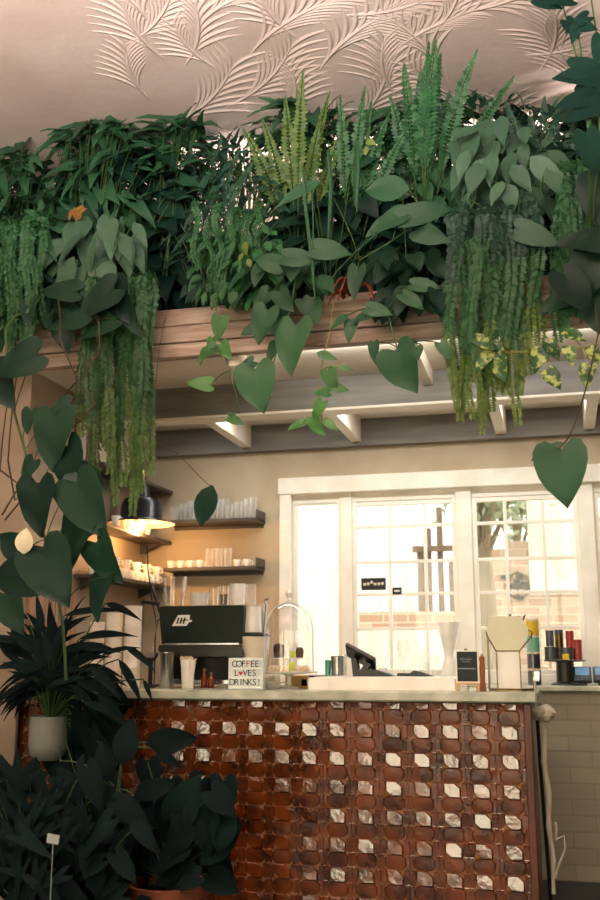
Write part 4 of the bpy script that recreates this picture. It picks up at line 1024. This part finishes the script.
fern(350,0,5.1,[(372,100,4.9),(340,95,5.0),(390,112,4.9),(365,85,5.1),(410,125,4.8)],'short fern in the gap left of the tallest fern','l_fern',.05)
fern(545,0,5.1,[(560,105,4.9),(530,110,4.9),(585,100,4.8),(505,100,4.9),(545,95,5.0)],'dark fern arching over the right of the planter','l_ferndk',.05)
# --- hanging fern curtains
def curtain(px0,px1,ytop,yend,Y0,Y1,n,label,mts,pl=.028,base=None,jit=20,wav=.02):
    b_=base or loft((px0+px1)/2,YF+.1); t=thing('hanging_fern',b_,label,'fern'); fo=[MB() for _ in mts]; st=MB()
    for k in range(n):
        px=px0+(px1-px0)*(k+.5)/n+R_(-3,3); Y=R_(Y0,Y1)
        top=at(px+R_(-6,6),ytop+R_(-10,10),Y); f=(k+.5)/n
        ye=yend(f)+R_(-jit,jit)
        bot=at(px,ye,Y)
        if top.x<XL2+.04: dx=XL2+.05-top.x; top.x+=dx; bot.x+=dx
        src=V((top.x+R_(-.04,.04),YF+.08,ZP+.01)); 
        c_=V((top.x,Y,max(top.z,ZP+.14)))
        up=bez(src,V((src.x,(src.y+Y)/2-.02,max(top.z,ZP)+.22)),c_,5)
        n=n
        down=[c_.lerp(V((bot.x,Y,bot.z)),q/14)+V((wav*math.sin(q*.5+k),wav*.5*math.cos(q*.6+k),0)) for q in range(1,15)]
        path=up+down
        st.tube(path,.0009,3,False)
        nn_=(R_(-.5,.5),-1,0); L_=len(path)
        if len(mts)==1: fo[0].frond(path[3:],pl,.013,.62,plane=nn_,taper=False,sweep=.35)
        elif len(mts)==2:
            cut=int(L_*R_(.6,.85)); fo[0].frond(path[3:cut+1],pl,.013,.62,plane=nn_,taper=False,sweep=.35); fo[1].frond(path[cut:],pl*.95,.013,.62,plane=nn_,taper=False,sweep=.35)
        else:
            c1=int(L_*R_(.4,.6)); c2=int(L_*R_(.68,.85))
            fo[0].frond(path[3:c1+1],pl,.013,.62,plane=nn_,taper=False,sweep=.35); fo[1].frond(path[c1:c2+1],pl,.013,.62,plane=nn_,taper=False,sweep=.35); fo[2].frond(path[c2:],pl*.95,.013,.62,plane=nn_,taper=False,sweep=.35)
    fo[0].build('fronds',mts[0],t)
    if len(mts)>1: fo[-1].build('frond_tips',mts[-1],t)
    if len(mts)>2: fo[1].build('frond_middles',mts[1],t)
    st.build('stems','stem',t)
def yy(pts):
    def g(f):
        for (a,b1),(c,d1) in zip(pts,pts[1:]):
            if f<=c: return b1+(d1-b1)*(f-a)/(c-a)
        return pts[-1][1]
    return g
curtain(80,152,300,yy([(0,440),(.3,470),(.6,495),(.85,500),(1,430)]),4.60,4.74,22,'long hanging fern with dense green tails in front of the pendant lamp',('l_fern','l_mids','l_tips'),.036,jit=22)
curtain(451,540,215,yy([(0,390),(.1,410),(.3,395),(.36,440),(.5,380),(.7,415),(.9,350),(1,330)]),4.58,4.74,28,'wide curtain of hanging fern tails right of centre',('l_ferndk','l_fern','l_lime'),.034,jit=18)
curtain(470,487,300,yy([(0,410),(.6,442),(1,380)]),4.56,4.62,4,'long single cluster of yellow-green fern tails reaching the window head',('l_fern','l_lime'),.026,jit=8)
curtain(0,45,225,yy([(0,340),(.4,355),(1,320)]),4.62,4.74,15,'hanging fern at the left edge above the big heart leaf',('l_fern','l_fern'),.03,jit=12)
curtain(555,604,175,yy([(0,330),(.5,320),(1,300)]),4.58,4.74,20,'soft hanging fern at the right edge of the loft planter',('l_fern','l_fern'),.032,jit=16)
curtain(195,262,215,yy([(0,262),(.3,285),(.5,292),(.8,270),(1,255)]),4.66,4.78,13,'short beaded trailing fern left of the centre vine',('l_fern','l_fern'),.022,jit=8)
# --- manual leaf groups
def vine(name,label,pathpx,leaves,mt,base=None,sm='stem',r=.004,cat='vine',hook=True):
    """pathpx [(px,py,Y)], leaves [(px,py,Y,size,kind,ang,asp)]"""
    pts=[at(*q) for q in pathpx]
    b_=base or V((pts[0].x,YF+.08,ZP)); P_=Plant(b_,label,cat,name)
    full=[]
    if hook: full=bez(b_,V((pts[0].x,(b_.y+pts[0].y)/2,max(ZP,pts[0].z)+.16)),pts[0],5)[:-1]
    # smooth path
    sm_=[]
    for i in range(len(pts)-1):
        p0=pts[max(i-1,0)];p1=pts[i];p2=pts[i+1];p3=pts[min(i+2,len(pts)-1)]
        for k in range(5):
            t=k/5; sm_.append(.5*((2*p1)+(p2-p0)*t+(2*p0-5*p1+4*p2-p3)*t*t+(3*p1-p0-3*p2+p3)*t**3))
    sm_.append(pts[-1]); full+=sm_
    P_.st.tube(full,r,5)
    for (px,py,Y,size,kind,ang,asp) in leaves:
        c=at(px,py,Y); near=min(full,key=lambda q:(q-c).length)
        P_.leaf_at(px,py,Y,size,kind,ang,asp,frm=near)
    return P_.done(mt,sm)
# centre pothos vine
vine('trailing_vine','long heart-leaved vine hanging over the planks left of centre',[(300,250,4.7),(292,300,4.6),(282,335,4.55),(270,375,4.55),(262,410,4.55)],
 [(262,323,4.52,36,'heart',-110,.9),(284,300,4.55,26,'heart',-60,.8),(291,344,4.50,52,'heart',-100,.85),(257,386,4.5,46,'heart',-80,.98),(246,366,4.55,20,'heart',-150,.8),(262,300,4.6,26,'heart',-130,.8),(268,262,4.6,30,'heart',160,.7),(300,258,4.58,36,'heart',-10,.6),(250,330,4.6,18,'heart',-160,.8),(272,352,4.6,20,'heart',-120,.8)],'l_mid')
vine('trailing_vine','thin bright variegated vine ending left of the centre beam',[(215,300,4.65),(220,335,4.6),(228,365,4.58),(236,395,4.58),(240,412,4.58)],
 [(219,327,4.55,24,'heart',-100,.8),(207,352,4.55,22,'heart',-150,.75),(225,350,4.56,20,'heart',-60,.8),(200,383,4.55,26,'heart',170,.7),(203,356,4.5,16,'heart',-120,.8),(235,420,4.56,18,'heart',-30,.6),(212,345,4.6,18,'heart',-90,.8)],'l_bright')
vine('trailing_vine','slender vine with small leaves and curling tendrils in front of the beam',[(330,330,4.62),(322,365,4.6),(318,395,4.58),(322,420,4.58),(318,434,4.58)],
 [(325,355,4.56,22,'lance',-20,.45),(331,380,4.55,24,'heart',-70,.7),(338,388,4.56,20,'heart',-10,.6),(322,392,4.56,18,'heart',170,.7),(318,410,4.55,22,'heart',-120,.7),(296,425,4.55,18,'heart',-160,.6),(316,425,4.55,24,'heart',-60,.7),(331,425,4.55,16,'heart',-40,.6),(344,368,4.55,16,'lance',-10,.5)],'l_bright',sm='tendril',r=.0028)
vine('trailing_vine','vine with one large round leaf hanging at mid span',[(385,300,4.66),(392,330,4.6),(398,350,4.58)],
 [(402,368,4.5,48,'heart',-70,1.0),(374,352,4.55,22,'heart',-90,.6),(419,350,4.56,18,'lance',-100,.5),(360,318,4.6,24,'heart',-160,.6),(378,310,4.6,28,'heart',-20,.6),(412,300,4.6,28,'heart',-40,.6),(445,350,4.56,22,'heart',-60,.6),(425,285,4.62,30,'heart',-10,.6),(340,320,4.6,26,'lance',-150,.5),(350,330,4.6,22,'heart',-100,.7)],'l_mid')
vine('trailing_vine','variegated vine running along under the planks at the right',[(470,330,4.62),(490,350,4.58),(520,352,4.56),(550,352,4.56),(598,345,4.56)],
 [(486,343,4.5,24,'heart',-30,.6),(497,352,4.52,22,'heart',-60,.8),(500,368,4.52,26,'heart',-80,.75),(482,362,4.52,20,'heart',-130,.7),(538,360,4.52,24,'heart',-110,.75),(553,350,4.52,22,'heart',-60,.7),(570,355,4.52,20,'heart',-80,.7),(587,375,4.5,24,'heart',-100,.8),(553,378,4.52,24,'heart',-60,.75),(542,352,4.54,16,'heart',-150,.7),(575,335,4.54,22,'heart',-30,.7),(595,355,4.5,20,'heart',-60,.7)],'l_vari',sm='tendril',r=.003)
vine('trailing_vine','long bare stem ending in one big heart leaf over the window',[(598,335,4.5),(588,380,4.48),(578,415,4.46),(570,435,4.45),(562,446,4.45)],
 [(562,473,4.42,58,'heart',-88,.95),(547,452,4.46,30,'heart',-165,.55)],'l_mid',sm='brownstem')
vine('trailing_vine','thin stem with a single dark hanging leaf before the glass shelf',[(150,440,4.7),(175,452,4.68),(198,475,4.66),(210,486,4.66)],[(206,502,4.64,42,'oval',-110,.62)],'l_dark',sm='brownstem',r=.002)
vine('trailing_vine','large-leaved climber in the middle of the planter foliage',[(400,180,4.75),(420,210,4.68),(400,235,4.66),(360,260,4.66)],
 [(390,188,4.6,46,'oval',170,.66),(425,212,4.6,52,'heart',10,.5),(385,222,4.6,42,'heart',-160,.6),(430,235,4.62,38,'heart',-30,.6),(300,190,4.62,52,'lance',195,.45),(330,250,4.6,40,'heart',-10,.6),(355,280,4.62,34,'heart',-100,.6)],'l_mid')
vine('trailing_vine','stem of big dark heart leaves above the left hanging fern',[(95,270,4.66),(100,300,4.6),(90,325,4.58)],
 [(97,300,4.52,50,'heart',-150,.8),(118,300,4.54,46,'heart',-70,.8),(60,290,4.6,44,'heart',170,.6),(70,322,4.52,60,'lance',180,.3),(100,328,4.52,60,'lance',-175,.3),(130,320,4.56,36,'heart',-60,.5)],'l_dark')
vine('trailing_vine','stem of pale leaves above the fern curtain at the right',[(470,200,4.7),(500,215,4.66),(540,230,4.64)],
 [(490,165,4.62,38,'lance',-100,.5),(475,175,4.6,36,'lance',-110,.6),(520,175,4.6,36,'lance',-60,.5),(497,190,4.6,28,'lance',-120,.6),(510,195,4.62,30,'lance',-80,.6),(545,170,4.6,52,'lance',-50,.42),(556,180,4.6,42,'lance',-60,.5),(535,235,4.6,50,'heart',-30,.5),(468,130,4.7,30,'heart',20,.5)],'l_grey')
# right edge dark leaves and tall stalk
t=Plant(loft(592,4.75),'tall bare-stemmed plant at the right edge rising to the ceiling','plant','tall_stalk_plant')
for q in (((592,140),(585,80),(578,30)),((590,140),(580,70),(560,-5)),((600,140),(600,60),(590,-10))):
    t.st.tube([t.base]+[at(x,y,4.3) for x,y in q],[.008,.006,.005,.004],5)
for (x,y,s_,a) in ((578,22,26,-150),(572,28,24,-60),(585,26,24,-20),(575,32,20,-110),(548,2,28,-30),(560,0,30,170),(590,70,44,-20),(580,75,46,170),(600,100,50,-60),(586,110,40,200),(600,50,34,-100),(575,100,36,-170),(590,150,44,-80)):
    t.leaf_at(x,y,4.28,s_,'heart',a,.6,frm=at(x+6,y-6,4.3))
t.done('l_shadow')
t=Plant(loft(600,4.7),'large dark leaves hanging at the right edge beneath the fern','plant','broad_leaf_plant')
for (x,y,s_,a) in ((590,270,60,-110),(575,290,50,-60),(600,310,60,-80),(560,300,40,-160),(585,240,50,170),(600,200,60,-90)): t.leaf_at(x,y,4.5+R_(0,.1),s_,'heart',a,.75)
t.done('l_dark')
# long pods hanging
def pods():
    P_=Plant(loft(330,4.95),'plant with long thin green pods hanging in the centre','plant','pod_plant')
    for (pts,r) in ((((303,170),(306,210),(312,262),(316,310)),3.6),(((328,150),(331,185),(330,215),(328,240)),4),(((357,140),(358,170),(356,200),(357,212)),4.5),(((312,190),(314,230),(313,262)),3),(((375,235),(350,255),(330,280)),2)):
        path=[at(x,y,4.60) for x,y in pts]; k=mpp(path[0])
        n=len(path); P_.fo.tube(bez(path[0],path[1],path[-1],8) if n==3 else path,[.3*r*k]+[.55*r*k]*(n-2)+[.12*r*k] if n>3 else [.3*r*k]*9,7)
        P_.st.tube(bez(P_.base,path[0]+V((0,.08,.16)),path[0],6),.003,4,False)
    P_.done('l_mid')
pods()
# red-brown stalks
P_=Plant(loft(345,4.92),'cluster of red-brown stalks leaning over the planks at centre','plant','red_stalk_plant')
for (a,b_) in (((352,262),(338,300)),((347,265),(330,296)),((372,268),(375,312)),((366,272),(373,300)),((340,285),(328,305))):
    P_.fo.tube(bez(P_.base,at(a[0],a[1]-8,4.7),at(*b_,4.66),7),[.012,.012,.011,.010,.009,.007,.005,.003],6)
P_.done('redbark')
# yellow leaf accents & orange flower
P_=Plant(loft(245,4.95),'bright yellow-green leaves on a small plant left of centre','plant','golden_plant')
for (x,y,s_,a) in ((245,247,14,-90),(241,256,9,-120),(249,262,9,-70),(370,142,11,-30),(366,150,9,-100)): P_.leaf_at(x,y,4.62,s_,'oval',a,.7,frm=at(x,y-18,4.68))
P_.done('l_yellow')
P_=Plant(loft(75,4.95),'orange and yellow flower head among the left foliage','flower','orange_flower')
for k in range(9): P_.leaf_at(76+R_(-6,6),212+R_(-3,3),4.70,12,'oval',R_(0,360),.5,frm=at(76,222,4.75))
P_.done('l_orange')
# ------------------------------------------------------------------ left foreground climber
def clim():
    Y=4.05
    pts=[(5,330,4.5),(12,400,4.3),(25,450,4.15),(38,510,4.1),(50,560,4.05),(62,620,4.05),(66,680,4.1)]
    vine('climbing_plant','big-leaved climber hanging down the left side of the photo',pts,
     [(18,362,4.05,52,'heart',-160,.75),(0,385,4.1,50,'heart',-60,.8),(52,438,3.98,56,'heart',-95,.85),(28,470,4.05,26,'heart',-120,.9),(70,470,4.0,62,'heart',-75,.7),(36,505,3.95,54,'heart',-90,.9),(85,505,3.95,66,'heart',-60,.8),(75,535,4.0,60,'heart',-110,.8),(18,575,3.9,64,'heart',-170,.8),(50,572,3.88,66,'heart',-60,.9),(104,560,3.98,50,'heart',-60,.85),(98,595,4.0,44,'heart',-100,.8),(10,610,4.0,46,'heart',-60,.8),(12,545,4.0,44,'heart',150,.7),(60,410,4.1,30,'heart',-150,.7),(88,480,4.0,40,'heart',-30,.8),(28,420,4.1,24,'heart',-100,.8)],'l_dark',base=V((at(5,330,4.5).x,4.95,ZP)),r=.007)
clim()
# secondary thin brown vines on left
P_=Plant(loft(30,4.9),'thin bare brown vine stems hanging at the far left','vine','bare_vine')
for q in (((60,340),(78,380),(60,400),(90,430),(85,470)),((8,460),(15,500),(30,490),(5,520)),((100,350),(80,380),(95,405),(70,430)),((0,470),(20,485),(2,515))):
    P_.st.tube([at(x,y,4.4) for x,y in q],.005,5)
    P_.st.tube(bez(P_.base,at(q[0][0],q[0][1],4.7)+V((0,0,.5)),at(*q[0],4.4),6),.004,4,False)
P_.done('l_dark','brownstem')
# cream flower spathe
P_=Plant(at(26,560,3.92),'single cream flower spathe in front of the left climber leaves','flower','cream_flower')
P_.leaf_at(24,543,3.86,26,'oval',85,.8,nrm=(0,-1,.1),frm=at(30,580,4.02)); P_.done('spathe')
# ------------------------------------------------------------------ hanging peace lily in a white pot
Y=4.68
def hanging_pot():
    c=at(48,760,Y); k=mpp(c); top=at(48,716,Y).z-c.z; r=20*k
    t=thing('hanging_plant',c,'dark long-leaved plant spilling from a rounded white hanging pot','potted plant')
    MB().lathe([(0,0),(r*.6,0),(r*.88,top*.12),(r,top*.35),(r,top),(r*.92,top),(r*.9,top*.8),(0,top*.8)],c,26).build('pot','potwhite',t)
    MB().lathe([(0,top*.8),(r*.9,top*.8),(0,top*.86)],c,16).build('soil','soil',t)
    top_v=c+V((0,0,top*.82))
    fo=MB(); st=MB()
    rnd=random.Random(5)
    def L(tx,ty,Yt,size,a,asp=.25,kind='lance'):
        e=at(tx,ty,Yt); aa=math.radians(a); kk=mpp(e); Ln=size*kk
        d=V((math.cos(aa),rnd.uniform(-.3,.2),math.sin(aa)))
        o=e-d.normalized()*Ln*.5
        fo.leaf(o,d,V((rnd.uniform(-.5,.5),-.7,.8)),Ln,Ln*asp,kind,.25,.25,7)
        st.tube(bez(top_v,(top_v+o)/2+V((0,0,.12)),o,6),.0035,4,False)
    for k2 in range(110):
        a=rnd.uniform(-25,200); rad=rnd.uniform(14,72)
        tx=52+rad*math.cos(math.radians(a))*.9; ty=690-rad*math.sin(math.radians(a))*.95
        L(tx,ty,Y+rnd.uniform(-.25,.2),rnd.uniform(34,56),a+rnd.uniform(-25,25)-(20 if a<90 else -20))
    # the long arching leaves crossing the cup stacks
    for (tx,ty,s_,a) in ((92,608,60,15),(122,608,44,-15),(104,632,64,12),(118,648,44,20),(140,655,44,-25),(105,668,40,-10),(132,680,50,-55),(15,610,40,150),(40,612,40,100),(20,640,60,160),(70,615,44,70),(148,690,24,-60)):
        L(tx,ty,Y-.02,s_,a,.2)
    for k2 in range(34):
        L(rnd.uniform(58,112),rnd.uniform(700,800),Y+rnd.uniform(-.1,.25),rnd.uniform(34,60),rnd.uniform(-130,-50),.45,'heart')
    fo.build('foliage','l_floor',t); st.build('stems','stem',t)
    m=MB()
    for a in (0,2.1,4.2):
        m.tube([c+V((r*math.cos(a),r*math.sin(a),top)),c+V((r*.1*math.cos(a),r*.1*math.sin(a),top+.7)),V((c.x,YF+.0,ZS-.034))],.002,4,False)
    m.build('hanging_wire','black',t)
    return t
hanging_pot()
# leaf pair in front of tiles
P_=Plant(V((at(120,860,4.3).x,4.35,.52)),'x','plant','rubber_plant')
P_.base=V((at(110,880,4.3).x,4.3,0.0)); P_.root.location=P_.base
P_.root['label']='dark rubber plant with two broad leaves raised before the tiles'
px_=at(110,890,4.3)
trunk=[V((px_.x,4.3,.24)),at(112,840,4.3),at(118,790,4.28),at(122,755,4.28)]
P_.st.tube(trunk,[.012,.010,.008,.006],6)
for (x,y,s_,a,asp) in ((125,745,46,82,.6),(166,741,52,5,.5),(165,757,30,-30,.4),(100,800,44,150,.5),(150,790,44,20,.5),(105,765,40,110,.6),(95,830,44,190,.5),(135,815,46,-20,.5),(75,800,50,-120,.5),(62,780,44,-80,.5)):
    P_.leaf_at(x,y,4.25,s_,'oval',a,asp,frm=min(trunk,key=lambda q:(q-at(x,y,4.25)).length))
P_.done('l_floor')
def potgeo(c,r,h,m_,t,rim=True):
    MB().lathe([(0,0),(r*.72,0),(r*.95,h*.86),(r*1.04,h*.86),(r*1.04,h),(r*.93,h),(r*.9,h*.88),(0,h*.88)],c,28).build('pot',m_,t)
    MB().lathe([(0,h*.885),(r*.9,h*.885),(0,h*.9)],c,16).build('soil','soil',t)
potgeo(V((px_.x,4.3,0)),.15,.26,'potdark',P_.root)
# floor pot terracotta with round leaf plant
c=V((at(168,890,4.35).x,4.35,0)); zt_=at(168,882,4.35).z
P_=Plant(c,'low round-leaved plant in a terracotta pot on the floor by the counter','potted plant','potted_plant')
r=42*mpp(V((c.x,4.35,.1))); potgeo(c,r,max(zt_,.12),'terra',P_.root)
tz=c+V((0,0,max(zt_,.12)*.9))
rnd=random.Random(8)
for k in range(75):
    x=168+rnd.gauss(0,30); y=835+rnd.gauss(0,26); x=min(max(x,105),222); y=min(max(y,775),882)
    P_.leaf_at(x,y,4.35+rnd.uniform(-.15,.15),rnd.uniform(24,42),'heart',rnd.uniform(-160,-20),.85,frm=tz,nrm=(rnd.uniform(-.5,.5),-.8,.7))
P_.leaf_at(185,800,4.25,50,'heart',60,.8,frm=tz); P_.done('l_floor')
# dark floor plants at far left
for (px,py,n,Yq,lb,sd) in ((30,850,120,3.9,'dark bushy floor plant in the bottom left corner',1),(85,860,110,4.05,'dark floor plant with drooping leaves right of the corner bush',2)):
    c=V((at(px,890,Yq).x,Yq,0)); P_=Plant(c,lb,'potted plant','potted_plant'); potgeo(c,.14,.24,'potdark',P_.root); tz=c+V((0,0,.22)); rnd=random.Random(sd)
    for k in range(n):
        x=px+rnd.gauss(0,26); y=py+rnd.gauss(0,34); y=max(y,785)
        P_.leaf_at(x,y,Yq+rnd.uniform(-.2,.2),rnd.uniform(30,52),'arrow' if sd==1 else 'heart',rnd.uniform(-160,-20),.55,frm=tz,nrm=(rnd.uniform(-.5,.5),-.8,.7))
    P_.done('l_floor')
p=at(53,839,3.62); k=mpp(p); m=MB(); T=Matrix.Translation(p)@Matrix.Rotation(.12,4,'Y')
m.box(-6.5*k,6.5*k,-.001,.001,-4.5*k,4.5*k,0,T); o=m.build('plant_tag','tag',loc=p,smooth=False)
MB().tube([p+V((0,.002,-.01)),V((p.x-.01,p.y+.02,.0))],.0018,5).build('tag_stake','tag',o)
tag(o,'small pale rectangular plant tag among the dark leaves at bottom left','tag')
# ------------------------------------------------------------------ light
w=bpy.data.worlds.new('world'); sc.world=w; w.use_nodes=True; N=w.node_tree.nodes; L=w.node_tree.links
bg=N['Background']; tc=N.new('ShaderNodeTexCoord'); sx=N.new('ShaderNodeSeparateXYZ'); L.new(tc.outputs['Generated'],sx.inputs[0])
mr=N.new('ShaderNodeMapRange'); mr.inputs[1].default_value=.5; mr.inputs[2].default_value=-.7; mr.inputs[3].default_value=0; mr.inputs[4].default_value=1; L.new(sx.outputs['Y'],mr.inputs[0])
mx=N.new('ShaderNodeMix'); mx.data_type='RGBA'; L.new(mr.outputs[0],mx.inputs[0]); mx.inputs[6].default_value=(1.0,.98,.95,1); mx.inputs[7].default_value=(1,.87,.62,1)
st=N.new('ShaderNodeMapRange'); st.inputs[3].default_value=3.2; st.inputs[4].default_value=7.8; L.new(mr.outputs[0],st.inputs[0])
L.new(mx.outputs[2],bg.inputs[0]); L.new(st.outputs[0],bg.inputs[1])
def area(name,loc,rot,sx_,sy_,e,col=(1,1,1),portal=False,spread=None):
    l=bpy.data.lights.new(name,'AREA'); l.shape='RECTANGLE'; l.size=sx_; l.size_y=sy_; l.energy=e; l.color=col
    if portal: l.cycles.is_portal=True
    if spread: l.spread=math.radians(spread)
    o=bpy.data.objects.new(name,l); COL.objects.link(o); o.location=loc; o.rotation_euler=rot; return o
area('window_portal',((WX0+WX1)/2,YW+.25,(ZT+WZ1)/2),(-PI/2,0,0),WX1-WX0,WZ1-ZT,1,portal=True)
for (x0,x1,z0,z1) in RW: area('shopfront_portal',((x0+x1)/2,YR-.25,(z0+z1)/2),(PI/2,0,0),x1-x0,z1-z0,1,portal=True)
# strip added behind the plants, out of sight, to brighten the ceiling
o=MB().box(-2.2,1.8,5.55,5.70,ZS+.05,ZS+.11,.005).build('added_loft_uplight','white',loc=(-.2,5.62,ZS+.05)); tag(o,'added white strip uplight, unseen on the loft behind the plants','lamp')
area('uplight',(-.2,5.62,ZS+.12),(PI+.3,0,0),3.6,.1,280,(1,.91,.86))
o=thing('added_room_uplight',(-1.2,1.7,3.40),'added long white uplight, out of view above the seating side of the room','lamp')  # added lamp, out of frame, to brighten the moulded ceiling
MB().box(-3.2,.8,1.6,1.8,3.36,3.40,.005).build('housing','white',o)
m=MB()
for x in (-2.8,.4): m.tube([(x,1.7,3.40),(x,1.7,ZC)],.004,5)
m.build('suspension_wire','black',o)
area('room_fill_light',(-1.2,1.7,3.405),(PI-.12,0,0),3.8,.16,680,(1,.94,.89))
tag(MB().box(-1.5,.5,YF+.052,YF+.075,ZS-.024,ZS-.001,.002).build('added_soffit_strip','white',loc=(-.5,YF+.06,ZS-.024)),'added thin strip light hidden behind the loft edge board to brighten the soffit','lamp')  # added strip, hidden by the edge board, brightens the front soffit
area('soffit_wash',(-.5,YF+.08,ZS-.013),(PI/2+.12,0,0),1.9,.02,9,(1,.95,.88))
# strip added under the soffit to brighten the bar and back wall
o=MB().box(-2.7,.6,5.98,6.06,ZS-.03,ZS,.004).build('added_bar_strip','white',loc=(-.7,6.02,ZS-.03)); tag(o,'added slim white fill strip under the bar soffit','lamp')
area('bar_fill_light',(-1.05,6.02,ZS-.035),(0,0,0),3.1,.06,32,(1,.98,.93))
vs=sc.view_settings; vs.view_transform='Standard'; vs.look='None'; vs.exposure=0; vs.gamma=1; vs.use_curve_mapping=False
